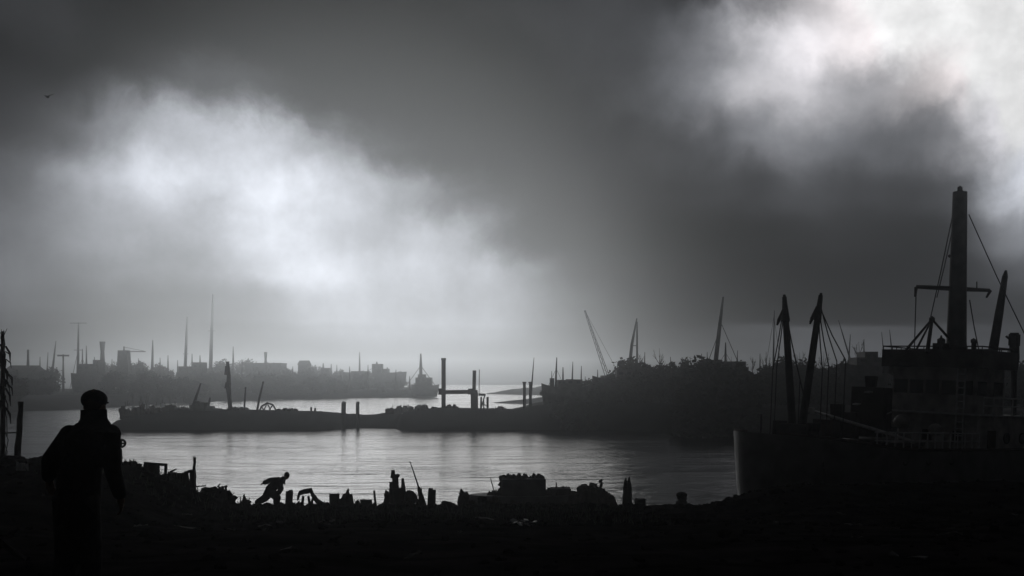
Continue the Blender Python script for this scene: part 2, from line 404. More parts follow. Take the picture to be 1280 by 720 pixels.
# ------------------------------------------------------------------ people
def person(loc, label, J, rh, coat_rings, coat_arms, hem_mat, cap_kind, fwd, legs_r=(0.085, 0.06, 0.045), rotz=0, bulk=1.0):
    t = empty('person', loc, label, 'person', 'people on the shore', (0, 0, rotz))
    V = lambda k: Vector(J[k])
    f = Vector(fwd).normalized(); up = (V('head') - V('neck')).normalized()
    side = f.cross(Vector((0, 0, 1))).normalized()
    b = MB()
    # trunk and neck
    b.cap(V('pelvis'), V('waist'), 0.135, 0.125); b.cap(V('waist'), V('chest'), 0.125, 0.15)
    b.cap(V('chest'), V('neck'), 0.13, 0.06); b.cap(V('neck'), V('head') - up * 0.05, 0.058, 0.055)
    # head: skull, face, jaw, nose, ears, brow
    h = V('head')
    b.ball(h + up * 0.02, rh, 2, squash=(0.82, 0.95, 1.05)); b.ball(h + f * 0.025 - up * 0.035, rh * 0.80, 2)
    b.ball(h + f * 0.055 - up * 0.085, rh * 0.42, 2)
    b.cap(h + f * 0.085 + up * 0.012, h + f * 0.118 - up * 0.028, 0.010, 0.016)
    b.cap(h + f * 0.088 + side * 0.04 + up * 0.03, h + f * 0.088 - side * 0.04 + up * 0.03, 0.012, 0.012)
    b.cap(h + f * 0.088 + side * 0.022 - up * 0.058, h + f * 0.088 - side * 0.022 - up * 0.058, 0.010, 0.010)
    for s in (-1, 1): b.ball(h + side * s * rh * 0.84 - up * 0.012, 0.03, 1, squash=(0.6, 0.9, 1.1))
    for s in 'LR':
        b.cap(V('chest') + (V('sh' + s) - V('chest')) * 0.3, V('sh' + s), 0.09, 0.065)
        b.cap(V('sh' + s), V('el' + s), 0.056, 0.043); b.cap(V('el' + s), V('wr' + s), 0.043, 0.030)
        # hand
        wr = V('wr' + s); d = (V('ha' + s) - wr).normalized()
        inn = (V('pelvis') - wr); inn -= d * inn.dot(d); inn.normalize()
        acr = d.cross(inn).normalized()
        b.cap(wr, wr + d * 0.05, 0.028, 0.032)
        for k in (-1, 0, 1): b.cap(wr + d * 0.03 + acr * k * 0.02, wr + d * 0.095 + acr * k * 0.024, 0.019, 0.017)
        for k, ln in ((-1.5, 0.062), (-0.5, 0.078), (0.5, 0.084), (1.5, 0.074)):
            p0 = wr + d * 0.09 + acr * k * 0.019; p1 = p0 + d * ln * 0.5 + inn * 0.006; p2 = p1 + (d * 0.8 + inn * 0.6) * ln * 0.35; p3 = p2 + (d * 0.5 + inn * 0.85) * ln * 0.28
            b.cap(p0, p1, 0.0105, 0.0095); b.cap(p1, p2, 0.0095, 0.0085); b.cap(p2, p3, 0.0085, 0.0075)
        q0 = wr + d * 0.035 + acr * 0.03; q1 = q0 + d * 0.035 + acr * 0.022 + inn * 0.012; q2 = q1 + d * 0.03 + inn * 0.014
        b.cap(q0, q1, 0.0135, 0.0115); b.cap(q1, q2, 0.0115, 0.009)
        # leg
        b.cap(V('hip' + s), V('kn' + s), legs_r[0], legs_r[1]); b.cap(V('kn' + s), V('an' + s), legs_r[1], legs_r[2])
        tf = Vector(J['toe' + s]); b.cap(V('an' + s) - Vector((0, 0, 0.03)), tf, 0.042, 0.03)
        b.cap(V('pelvis'), V('hip' + s), 0.12, 0.1)
    body = remesh(b.build('body', M['skin'], t), 0.0075, 3)
    # coat
    c = MB()
    if coat_rings: c.rings(coat_rings, 28)
    c.cap(V('pelvis'), V('waist'), 0.165 * bulk, 0.152 * bulk); c.cap(V('waist'), V('chest'), 0.155 * bulk, 0.18 * bulk); c.cap(V('chest'), V('neck') - up * 0.02, 0.165 * bulk, 0.085)
    for s in 'LR':
        c.cap(V('chest') + (V('sh' + s) - V('chest')) * 0.25, V('sh' + s), 0.12, 0.088)
        c.cap(V('sh' + s), V('el' + s), coat_arms[0], coat_arms[1]); e = V('el' + s).lerp(V('wr' + s), 0.93)
        c.cap(V('el' + s), e, coat_arms[1], coat_arms[2])
    coat = remesh(c.build('coat', M['wool'], t), 0.012, 5)
    col = MB(); a = V('neck') - up * 0.05; e = V('neck') + up * 0.095 - f * 0.01
    col.tube([a - up * .05, a, a.lerp(e, 0.5), e], [0.21, 0.15, 0.105, 0.102], 18, closed_ends=False); col.tube([e, a.lerp(e, 0.5), a], [0.09, 0.088, 0.1], 18, closed_ends=False)
    col.build('collar', M['wool'], coat, True)
    # trousers
    p = MB()
    p.cap(V('pelvis'), V('pelvis') + Vector((0, 0, 0.02)), 0.155, 0.15)
    for s in 'LR':
        p.cap(V('pelvis'), V('hip' + s), 0.14, 0.12); p.cap(V('hip' + s), V('kn' + s), legs_r[0] + 0.03, legs_r[1] + 0.033)
        p.cap(V('kn' + s), V('an' + s) + Vector((0, 0, 0.05)), legs_r[1] + 0.033, legs_r[2] + 0.04)
    remesh(p.build('trousers', hem_mat, t), 0.012, 5)
    for s in 'LR':
        k = MB(); an = V('an' + s); tf = Vector(J['toe' + s]); tf = an + (tf - an) * 1.08
        k.cap(an + Vector((0, 0, 0.12)), an - Vector((0, 0, 0.02)), 0.062, 0.058); k.cap(an - Vector((0, 0, 0.035)), tf, 0.056, 0.046)
        remesh(k.build('boot', M['rubber'], t), 0.012, 3)
    hc = MB(); hc.ball(h + up * 0.035 - f * 0.012, rh * 1.045, 2, squash=(0.84, 0.96, 1.0))
    hair = hc.build('hair', M['bark'], t, True)
    cp = MB()
    if cap_kind:
        rot = up.to_track_quat('Z', 'Y').to_euler()
        cp.ball(h + up * 0.05 - side * 0.004, rh * 1.06, 3, squash=(1.0, 1.04, 0.80), rot=rot)
        cp.ball(h + up * 0.03 + f * rh * 0.9 + side * rh * .25, rh * 0.5, 2, squash=(0.95, 0.9, 0.22), rot=rot)
        cp.build('cap', M['cloth'], t, True)
    return t

S1 = 156.0
def l1(px, py, y=0.0): return ((px - 96) / S1, y, (758 - py) / S1)
Y1 = 8.8; X1 = xat(96, Y1); G1 = gz(X1, Y1)
dz = (zat(758, Y1) - G1)
def l1b(px, py, y=0.0):
    a = l1(px, py, y); return (a[0], a[1], a[2] + dz)
J1 = dict(pelvis=l1b(97, 612), waist=l1b(101, 585), chest=l1b(110, 552, 0.01), neck=l1b(116, 527, 0.03), head=l1b(115.5, 507.5, 0.045),
          shL=l1b(87, 544, 0.0), shR=l1b(136, 543, 0.03), elL=l1b(66.5, 574, -0.06), elR=l1b(142, 588, -0.02),
          wrL=l1b(57.5, 597, 0.05), wrR=l1b(147, 620, 0.06), haL=l1b(57, 612, 0.1), haR=l1b(148, 640, 0.09),
          hipL=l1b(84, 624), hipR=l1b(106, 624), knL=l1b(82, 690, 0.02), knR=l1b(107, 690, 0.10),
          anL=(-0.08, -0.12, 0.09), anR=(0.06, 0.13, 0.09), toeL=(-0.06, 0.05, 0.035), toeR=(0.12, 0.29, 0.035))
cr1 = []
for px0, px1, py in ((70, 117, 703), (69, 118, 690), (68, 122, 655), (69, 123, 620), (71, 125, 590), (72, 133, 565), (78, 140, 548), (98, 134, 532)):
    a = l1b((px0 + px1) / 2, py); cr1.append((a[0], 0.03, a[2], (px1 - px0) / 2 / S1, 0.15 if py < 600 else 0.17))
person((X1, Y1, G1), 'man in long dark coat and flat cap standing tall in the left foreground', J1, 0.098, cr1, (0.082, 0.068, 0.056), M['cloth'], True, (0.16, 0.98, -0.05))

Y2 = 44.0; S2 = F / Y2; X2 = xat(338, Y2); G2 = gz(X2, Y2)
BASE2 = PYH + (CAMZ - G2) / Y2 * F
off2 = BASE2 - 630.0
def l2(px, py, y=0.0): return ((px - 338) / S2, y, (630 - py) / S2)
J2 = dict(pelvis=l2(338, 608.5), waist=l2(342, 604), chest=l2(347.5, 599.5), neck=l2(354, 595.5), head=l2(358, 591.3),
          shL=l2(346.5, 596.8, 0.16), shR=l2(349.5, 598.5, -0.17), elL=l2(337, 597, 0.22), wrL=l2(329, 600.5, 0.24), haL=l2(324, 602.5, 0.25),
          elR=l2(353, 606.5, -0.22), wrR=l2(349, 612.5, -0.16), haR=l2(347, 616, -0.13),
          hipL=l2(336.5, 610.5, 0.09), hipR=l2(340, 611, -0.09), knL=l2(331, 619, 0.1), knR=l2(347, 618, -0.1),
          anL=l2(321.5, 626, 0.1), anR=l2(346, 628, -0.1), toeL=l2(324, 629, 0.1), toeR=l2(350, 629.2, -0.1))
person((X2, Y2, G2), 'stooping man lunging to the right at the water edge, one arm flung back', J2, 0.13, None, (0.12, 0.105, 0.10), M['wool'], False, (0.85, -0.2, -0.45), (0.17, 0.125, 0.085), 0, 1.3)

# ------------------------------------------------------------------ the coaster on the right
HEAD = math.atan2(-10, -13.4)            # bow heading
ship = empty('coaster_ship', (17.2, 53.4, 0.0), 'rusting listing coaster with a thick tall mast and two leaning derrick posts', 'ship')
ship.matrix_world = Matrix.Translation((17.2, 53.4, 0.0)) @ Matrix.Rotation(R(2.6), 4, 'Y') @ Matrix.Rotation(HEAD, 4, 'Z')
SHIP_INV = ship.matrix_world.inverted()
def sl_(px, py, Y):                      # a photo point at depth Y in the ship's own frame
    return SHIP_INV @ at(px, py, Y)
def hull_half(x):                        # half beam by station, bow at +9.6
    return 3.5 * (1 - max(0.0, (x - 2.2) / 5.72) ** 3.0) ** 0.48 if x > 2.2 else (3.5 if x > -12 else 3.5 * (1 - ((-12 - x) / 6.2) ** 2) ** 0.5)
def sheer(x): return 3.35 + 0.55 * sstep(1, 9, x) + 0.3 * sstep(-6, -14, x)
hb = MB(); st = frange(-17.5, 7.3, 0.6) + [7.6, 7.8, 7.9]
sec = [(-1.6, 0.55), (-0.8, 0.85), (0.3, 0.95), (1.6, 0.985), (2.6, 1.0), (None, 1.02)]
for x in st:
    w = max(hull_half(x), 0.03); fl = sstep(3, 8.3, x)
    for s in (-1, 1):
        for z, k in (sec if s < 0 else sec[::-1]):
            zz = sheer(x) if z is None else z
            kk = k * (1 - 0.2 * fl * (1 - min(1, max(0, (zz + 1.6) / 5.5))))
            hb.v.append(Vector((x + 0.15 * fl * (zz / 3.5), s * w * kk, zz)))
ns = 12
for i in range(len(st) - 1):
    for k in range(ns):
        k2 = (k + 1) % ns
        if k == 5: continue              # open top, closed by the deck
        hb.f.append((i * ns + k, i * ns + k2, (i + 1) * ns + k2, (i + 1) * ns + k))
hb.f.append(tuple(range(ns - 1, -1, -1))); hb.f.append(tuple((len(st) - 1) * ns + k for k in range(ns)))
hb.build('hull', M['plate'], ship, True)
dk = MB(); pts = []
for x in st[:-2]:
    w = max(hull_half(x) - 0.12, 0.02); pts.append((x, w, sheer(x) - 0.85 if x > 5.2 or x < -6 else 2.35))
vs = []
for x, w, z in pts: vs += [(x, -w, z), (x, w, z)]
dk.add(vs, [(2 * i, 2 * i + 1, 2 * i + 3, 2 * i + 2) for i in range(len(pts) - 1)])
dk.build('deck', M['rust'], ship)
rl = MB()
for s in (-1, 1):
    rl.tube([(x, s * (hull_half(x) * 1.02 + 0.02), sheer(x) + 0.03) for x in st[1:-1]], 0.07, 6)
rl.build('bulwark_rail', M['rust'], ship)
an = MB(); an.bar((6.6, 2.45, 2.6), (6.65, 2.5, 1.6), 0.08); an.bar((6.2, 2.7, 1.6), (7.1, 2.2, 1.6), 0.09, 0.05); an.torus((6.6, 2.45, 2.7), 0.14, 0.04, (R(90), 0, 0.4))
an.build('anchor', M['steel'], ship)
# fore deck: bollards, winch, hatch
for x, y in ((6.6, 1.0), (6.6, -1.0)):
    m = MB(); m.bar((x - .2, y, 3.0), (x - .2, y, 3.75), 0.13); m.bar((x + .2, y, 3.0), (x + .2, y, 3.75), 0.13); m.box((x, y, 3.06), (0.8, 0.4, 0.08)); m.build('bollard', M['steel'], ship)
m = MB(); m.bar((5.5, -0.9, 3.95), (5.5, 0.9, 3.95), 0.36, n=14); m.box((5.5, -0.95, 3.7), (0.9, 0.12, 1.4)); m.box((5.5, 0.95, 3.7), (0.9, 0.12, 1.4)); m.bar((5.5, 0.95, 3.95), (5.5, 1.35, 3.95), 0.2, 0.16, 12)
m.box((5.0, 0.3, 3.55), (0.5, 0.7, 0.9)); w_ = m.build('winch', M['steel'], ship, bevel=0.02)
m = MB(); m.box((1.2, 0, 2.85), (5.6, 3.8, 1.1)); hatch = m.build('hatch_coaming', M['rust'], ship, bevel=0.03)
for i in range(5):
    m = MB(); m.box((-1.1 + i * 1.13, 0, 3.5), (1.06, 4.0, 0.16), (0.0, random.uniform(-.05, .12), random.uniform(-.04, .04))); m.build('hatch_cover', M['hull'], ship)
# kingposts: a V pair of derrick posts
posts = []
for (bx, by, tx, ty, Yp) in ((991, 538, 980.5, 371, 50.6), (1002, 538, 1026, 369, 50.0)):
    a, b = sl_(bx, by, Yp), sl_(tx, ty, Yp)
    a = a + (a - b).normalized() * 0.9
    m = MB(); m.tube([a, a.lerp(b, .55), a.lerp(b, .9), b], [0.19, 0.17, 0.14, 0.1], 10)
    d = (b - a).normalized()
    m.tube([b + d * 0.1, b - d * 0.25, b - d * 1.1, b - d * 1.2], [0.06, 0.11, 0.19, 0.14], 8)
    p = m.build('derrick_post', M['steel'], ship); posts.append((p, a, b, Yp))
    m = MB()
    if tx < 1000: ends = ((966, 462), (971, 458), (1000, 474), (1006, 500))
    else: ends = ((1012, 402), (1046, 452), (1057, 450), (1036, 458), (1028, 462))
    for k, (ex, ey) in enumerate(ends):
        e = sl_(ex, ey, Yp + (0.4 if ex < tx else -0.4)); q = a.lerp(b, 0.97 - 0.02 * k)
        mid = q.lerp(e, .5) - Vector((0, 0, 0.12)); m.tube([q, mid, e], 0.028, 5)
    for k, (ex, ey) in enumerate(ends):
        if ex == 1012: continue
        e = sl_(ex, ey, Yp + (0.4 if ex < tx else -0.4)); g = Vector((e.x, e.y, 3.0)); m.tube([e, e.lerp(g, 0.5) + Vector((0.05, 0.05, 0)), g], 0.024, 5)
    m.build('rigging', M['rope'], p)
    m = MB(); q = a.lerp(b, 0.9)
    m.tube([q + Vector((0, -.1, .2)), q + Vector((0, -.35, -.35)), q + Vector((0, -.45, -.6))], [.05, .09, .04], 6)
    m.build('block', M['steel'], p)
a, b = sl_(1014, 513, 50.5), sl_(1156, 556, 55.5)
m = MB(); m.tube([a, a.lerp(b, .5), b], [0.06, 0.085, 0.055], 8); m.box(a, (0.25, 0.2, 0.25)); m.build('boom', M['white'], ship)
for (p0, p1, Y_) in (((992, 563), (1017, 573), 48.2), ((1034, 562), (1060, 577), 49.6), ((1088, 572), (1096, 575), 51)):
    m = MB(); m.bar(sl_(*p0, Y_), sl_(*p1, Y_ + .8), 0.045, 0.035, 6); m.build('handrail', M['pale'], ship)
# amidships deck house, vents and lockers before the bridge
def sbox(name, px0, px1, py0, py1, Y, dep, material, tap=1.0):
    a = sl_((px0 + px1) / 2, (py0 + py1) / 2, Y); sc = Y / F
    m = MB(); m.box(a, ((px1 - px0) * sc * 0.9, dep, (py1 - py0) * sc), (0, 0, 0.35), tap); return m.build(name, material, ship, bevel=0.03)
mh = sbox('winch_house', 1066, 1112, 484, 545, 54.6, 1.6, M['hull'])
sbox('ventilator', 1040, 1052, 505, 548, 53.0, 0.45, M['steel'], 1.3); sbox('ventilator', 1084, 1094, 470, 490, 54.6, 0.4, M['steel'], 1.4)
sbox('locker', 1018, 1040, 524, 545, 52.0, 0.8, M['rust']); sbox('locker', 1054, 1072, 515, 548, 53.4, 0.7, M['hull'])
for (px0, px1, py, Y_) in ((1066, 1076, 505, 53.6), (1098, 1118, 516, 54.4), (1080, 1092, 490, 53.7)):
    m = MB(); m.box(sl_((px0 + px1) / 2, py, Y_), ((px1 - px0) * Y_ / F, 0.3, 0.06), (0, 0.1, 0.3)); m.build('hatch_lid', M['pale'], ship)
# bridge block: x from -4.8 (front) to -9
def block(name, x0, x1, y0, y1, z0, z1, material, parent, bev=0.03):
    m = MB(); m.box(((x0 + x1) / 2, (y0 + y1) / 2, (z0 + z1) / 2), (x1 - x0, y1 - y0, z1 - z0)); return m.build(name, material, parent, bevel=bev)
lower = block('deck_house', -12.5, -4.6, -2.9, 2.9, 2.4, 5.0, M['paint'], ship)
wheel = block('wheelhouse', -7.9, -5.2, -2.35, 2.35, 5.0, 7.35, M['paint'], ship)
# wing deck + dodger on top
fb = MB()
fb.box((-6.5, 0, 7.42), (3.3, 5.7, 0.14))
fb.box((-4.9, 0, 7.85), (0.08, 5.7, 0.8)); fb.box((-8.1, 0, 7.85), (0.08, 5.7, 0.8))
fb.box((-6.5, 2.81, 7.85), (3.1, 0.08, 0.8)); fb.box((-6.5, -2.81, 7.85), (3.1, 0.08, 0.8))
bridge = fb.build('flying_bridge', M['hull'], ship)
m = MB()
for s in (-1, 1):
    m.bar((-4.9, s * 2.8, 8.42), (-8.1, s * 2.8, 8.42), 0.035)
    for k in range(5): m.bar((-4.9 - k * 0.8, s * 2.8, 8.2), (-4.9 - k * 0.8, s * 2.8, 8.42), 0.025)
for xx in (-4.9, -8.1):
    m.bar((xx, -2.8, 8.42), (xx, 2.8, 8.42), 0.035)
    for k in range(1, 7): m.bar((xx, -2.8 + k * 0.8, 8.2), (xx, -2.8 + k * 0.8, 8.42), 0.025)
m.build('rail', M['steel'], bridge)
for k in range(5):
    y = -1.84 + k * 0.92
    m = MB(); m.box((-5.19, y, 6.35), (0.06, 0.76, 0.72)); w_ = m.build('window', M['steel'], wheel)
    m = MB(); m.box((-5.155, y, 6.35), (0.03, 0.62, 0.58)); m.build('pane', M['glass'], w_)
for x in (-5.8, -7.3):
    m = MB(); m.box((x, 2.36, 6.35), (0.8, 0.06, 0.7)); w_ = m.build('window', M['steel'], wheel)
    m = MB(); m.box((x, 2.395, 6.35), (0.66, 0.03, 0.56)); m.build('pane', M['glass'], w_)
m = MB(); m.box((-5.9, 2.92, 3.4), (0.75, 0.06, 1.75)); d_ = m.build('door', M['rust'], lower, bevel=0.02)
m = MB(); m.ball((-5.62, 2.98, 3.4), 0.05, 1); m.build('handle', M['steel'], d_)
for (x, y) in ((-7.3, 2.93), (-8.8, 2.93), (-10.3, 2.93)):
    m = MB(); m.torus((x, y, 3.9), 0.24, 0.05, (R(90), 0, 0)); w_ = m.build('porthole', M['steel'], lower)
    m = MB(); m.tube([(x, y - 0.02, 3.9), (x, y + 0.01, 3.9)], 0.23, 16); m.build('pane', M['glass'], w_)
for y in (-1.6, 0.2, 1.9):
    m = MB(); m.box((-4.58, y, 3.9), (0.06, 0.55, 0.55)); w_ = m.build('window', M['steel'], lower)
    m = MB(); m.box((-4.54, y, 3.9), (0.03, 0.42, 0.42)); m.build('pane', M['glass'], w_)
m = MB()
m.bar((-5.0, 2.95, 5.9), (-12.3, 2.95, 5.9), .035); m.bar((-5.0, 2.95, 5.5), (-12.3, 2.95, 5.5), .025)
for k in range(9): m.bar((-5.0 - k * .9, 2.95, 5.0), (-5.0 - k * .9, 2.95, 5.92), .03)
m.build('side_rail', M['pale'], lower)
m = MB(); m.bar((-4.5, 2.2, 2.4), (-4.5, 2.2, 7.3), .04); m.bar((-4.5, 1.8, 2.4), (-4.5, 1.8, 7.3), .04)
for k in range(14): m.bar((-4.5, 1.8, 2.6 + k * .34), (-4.5, 2.2, 2.6 + k * .34), .025)
m.build('ladder', M['pale'], lower)
m = MB(); m.box((-6.6, 0, 5.03), (4.6, 6.1, 0.08)); m.build('boat_deck', M['pale'], lower)
m = MB()
for k in range(14): x = -3.8 + k * .62; m.bar((x, hull_half(x) * 1.0, 3.2), (x, hull_half(x) * 1.0, 4.15), .03)
m.tube([(x, hull_half(x), 4.15) for x in frange(-3.8, 4.4, .6)], .035, 6); m.tube([(x, hull_half(x), 3.78) for x in frange(-3.8, 4.4, .6)], .025, 6)
m.build('deck_rail', M['pale'], ship)
for x in (-1.5, 0.4, 2.2): m = MB(); m.torus((x, 3.47, 2.9), .2, .06, (R(90), 0, 0)); m.build('fairlead', M['steel'], ship)
m = MB(); m.bar((-3.4, -.4, 2.4), (-3.4, -.4, 4.4), .3, .26, 12); m.ball((-3.25, -.4, 4.5), .42, 2, 0, (1, 1, .9)); m.build('ventilator', M['paint'], ship, True)
m = MB(); m.bar((-3.4, 1.5, 2.4), (-3.4, 1.5, 4.1), .26, .24, 12); m.ball((-3.25, 1.5, 4.2), .36, 2, 0, (1, 1, .9)); m.build('ventilator', M['paint'], ship, True)
# mast
Ym = 57.4
a, b = sl_(1195, 448, Ym), sl_(1200, 240, Ym)
m = MB(); m.tube([a + (a - b) * 0.05, a.lerp(b, .1), a.lerp(b, .5), b], [0.62, 0.5, 0.43, 0.36], 16); mast = m.build('mast', M['steel'], ship, True)
m = MB(); m.bar(b, sl_(1200, 236, Ym), 0.16, 0.12, 10); m.ball(sl_(1200, 235.5, Ym), 0.15, 1); m.build('mast_lamp', M['steel'], mast)
m = MB(); m.tube([sl_(1145, 362, Ym - .3), sl_(1146, 358.5, Ym - .3), sl_(1195, 361, Ym), sl_(1237, 363, Ym + .3)], [0.09, 0.1, 0.13, 0.09], 8)
m.bar(sl_(1145, 359, Ym - .3), sl_(1144, 371, Ym - .3), 0.09, 0.06); m.bar(sl_(1238, 363, Ym + .3), sl_(1233, 372, Ym + .3), 0.09, 0.05); m.bar(sl_(1221, 352, Ym), sl_(1221, 362, Ym), 0.03)
m.build('crossarm', M['steel'], mast)
m = MB(); m.bar(sl_(1187, 320, Ym), sl_(1196, 320, Ym), 0.06, 0.09); m.ball(sl_(1187, 320, Ym), 0.1, 1); m.build('bracket', M['steel'], mast)
for (p0, p1, dy) in (((1191, 268), (1163, 398), .6), ((1211, 268), (1281, 418), -.6), ((1190, 290), (1171, 372), .3), ((1212, 375), (1224, 440), -.4), ((1145, 371), (1143, 440), 0)):
    q0, q1 = sl_(*p0, Ym), sl_(*p1, Ym + dy); m = MB(); m.tube([q0, q0.lerp(q1, .5) + Vector((0, 0, -0.1)), q1], 0.03, 5); m.build('stay', M['rope'], mast)
# tripod, derrick boom, vents on the flying bridge
ap = sl_(1165, 399, 56.8)
m = MB()
for (ex, ey, dy, r) in ((1132, 438, -.5, .07), (1145, 438, .5, .06), (1159, 441, -.6, .11), (1187, 424, .2, .07)):
    m.bar(ap, sl_(ex, ey, 56.8 + dy), r * .8, r)
m.ball(ap, 0.17, 1); m.build('tripod', M['steel'], ship)
a, b = sl_(1240, 446, 58), sl_(1257.5, 338, 58)
m = MB(); m.tube([a, a.lerp(b, .5), a.lerp(b, .93), b], [0.26, 0.22, 0.15, 0.06], 10)
for k in range(9): m.ball(a.lerp(b, 0.15 + k * .08), 0.235 - k * .008, 1, squash=(1, 1, .5))
m.build('derrick_boom', M['steel'], ship)
a, b = sl_(1267, 545, 57.2), sl_(1268, 416, 57.2)
m = MB(); m.tube([a, a.lerp(b, .6), a.lerp(b, .75), b], [0.12, 0.14, 0.26, 0.22], 8); m.box(a.lerp(b, .93), (0.45, 0.4, 0.6)); m.bar(a.lerp(b, .9), a.lerp(b, .9) + Vector((.3, -.3, .35)), .06)
m.build('samson_post', M['steel'], ship)
m = MB(); q = sl_(1217, 441, 57); m.bar(q, q + Vector((0, 0, .55)), .13); m.ball(q + Vector((.05, 0, .6)), .17, 1); m.build('ventilator', M['steel'], ship)
m = MB(); q = sl_(1176, 440, 57); m.box(q + Vector((0, 0, .15)), (.6, .6, .6)); m.ball(q + Vector((0, 0, .55)), .24, 1); m.bar(q + Vector((.1, 0, .5)), q + Vector((.5, .3, .8)), .05); m.build('compass_stand', M['steel'], ship)
m = MB(); m.bar((-10.5, 0, 5.0), (-10.7, 0, 7.6), 0.75, 0.68, 18); fu = m.build('funnel', M['steel'], ship, True)
m = MB(); m.torus((-10.7, 0, 7.6), 0.68, 0.06); m.build('funnel_rim', M['rust'], fu)
m = MB(); m.bar((7.9, 0, 3.0), (7.95, 0, 4.7), 0.04); m.build('jack_staff', M['steel'], ship)
for (px, py, Y_) in ((1128, 468, 56.0), (1133, 462, 56.0)):
    pass
m = MB(); m.box((-5.1, -2.6, 7.15), (0.45, 0.45, 0.4)); m.build('side_lamp_box', M['pale'], bridge)

# ------------------------------------------------------------------ things on the near bank
def sit(px, Y): 
    x = xat(px, Y); return Vector((x, Y, gz(x, Y)))
def post(name, label, cat, px, py, Y, w, lean=0.0, material='wood', group=None, jag=True, leany=0.0):
    p = sit(px, Y); h = zat(py, Y) - p.z
    t = empty(name, p, label, cat, group); r = w / 2
    m = MB(); n = 7
    pts = [Vector((0, 0, -0.4))] + [Vector((lean * h * k / n, leany * h * k / n, h * k / n)) + Vector((random.uniform(-1, 1), random.uniform(-1, 1), 0)) * r * .14 for k in range(1, n + 1)]
    m.tube(pts, [r * random.uniform(.88, 1.1) * (1 - .25 * k / n) for k in range(n + 1)], 9)
    m.build('shaft', M[material], t)
    if jag:
        m = MB()
        for k in range(4):
            a = k * 1.6 + random.random(); q = pts[-1] + Vector((math.cos(a), math.sin(a), 0)) * r * .45
            m.bar(q - Vector((0, 0, .1)), q + Vector((random.uniform(-.1, .1) * r, 0, random.uniform(.2, .9) * r * 1.4)), r * .35, r * .08, 5)
        m.build('splintered_end', M[material], t)
    return t, pts[-1]
# ragged pole at the left edge, hung with torn strips
t, top = post('ragged_pole', 'tall pole hung with torn netting and rags at the left edge', 'pole', 3.5, 414, 29.0, 0.13, 0.0, jag=False)
m = MB(); hh = top.z
for k in range(36):
    z = hh * random.uniform(.42, 1.0); x = random.uniform(-.12, .2) * (1.25 - abs(z / hh - .55)); L = random.uniform(.15, .5)
    y = random.uniform(-.12, .12); w = random.uniform(.01, .035)
    m.tube([(x * .4, y * .4, z), (x, y, z - L * .4), (x * 1.1, y, z - L)], [w, w * 1.2, w * .3], 5)
m.build('torn_netting', M['cloth'], t)
m = MB()
for k in range(7):
    a = random.uniform(0, 6.28); z0 = hh * random.uniform(.1, .95)
    m.tube([(0, 0, z0), (.14 * math.cos(a), .1 * math.sin(a), z0 - .4), (.08 * math.cos(a + 1), .1, z0 - .9)], .012, 5)
m.build('hanging_rope', M['rope'], t)
m = MB()
for k in range(5): m.bar((0, 0, hh - .3 + k * .06), (random.uniform(-.15, .12), 0, hh + random.uniform(-.1, .12)), .014, .006, 5)
m.build('twig', M['bark'], t)
t, top = post('leaning_stake', 'dark leaning stake with a thin crossbar at the left edge', 'stake', 21.5, 502, 29.0, 0.17, 0.06, jag=False)
m = MB(); m.bar((-.32, 0, top.z * .5), (.12, 0, top.z * .5 + .02), .015); m.build('crossbar', M['steel'], t)
post('valve_stem', 'thin pipe topped by a round valve wheel on the left bank', 'valve', 151.5, 561, 32.0, 0.08, 0.0, 'steel', jag=False)
vt = bpy.data.objects['valve_stem']
m = MB(); hh = zat(553, 32) - vt.location.z
m.torus((0, 0, hh - .03), .11, .035, (R(70), 0, .3)); m.bar((-.1, 0, hh - .03), (.1, 0, hh - .03), .025); m.bar((0, 0, hh - .14), (0, 0, hh + .08), .03); m.ball((0, 0, hh - .03), .05, 1); m.build('handwheel', M['steel'], vt)
post('broken_post', 'slim broken post standing on the left bank slope', 'post', 243, 572, 34.0, 0.12, 0.0)
bp_ = bpy.data.objects['broken_post']; m = MB(); m.bar((0, 0, .12), (.36, 0, .16), .02); m.build('side_rod', M['steel'], bp_)
post('timber_pile', 'tall splintered timber pile beside a squat block on the shore', 'pile', 783.5, 602, 46.0, 0.44, 0.02)
post('mooring_bollard', 'rounded mooring bollard alone by the foot of the dark mound', 'bollard', 851.5, 618, 45.0, 0.5, 0.04, 'conc', jag=False)
mbo = bpy.data.objects['mooring_bollard']; hh = zat(618, 45) - mbo.location.z
m = MB(); m.ball((.02, 0, hh - .02), .25, 2, .1, (.95, 1, .5)); m.build('cap', M['conc'], mbo, True)
post('thin_rod', 'thin twig-like rod left of the half-sunk cabin', 'rod', 623, 597, 44.0, 0.045, -0.28, 'steel', jag=False)
t, top = post('leaning_barrel_pole', 'long thin pole slanting up leftward, thicker toward its foot', 'pole', 530, 577, 44.0, 0.05, -0.42, 'steel', jag=False)
h_ = top.z
for ch in list(t.children): bpy.data.objects.remove(ch)
m = MB(); m.tube([(0, 0, -.1), (-.24, 0, h_ * .5), (-.56, 0, h_)], [.05, .035, .015], 7); m.build('shaft', M['steel'], t)
m = MB(); m.tube([(.05, 0, -.2), (-.1, 0, h_ * .22), (-.215, 0, h_ * .46)], [.17, .12, .065], 8); m.ball((-.16, 0, h_ * .4), .1, 1); m.build('socket', M['rust'], t)
m = MB(); m.bar((-.62, 0, h_ * .99), (-.5, 0, h_ * .98), .014); m.build('end_ring', M['steel'], t)

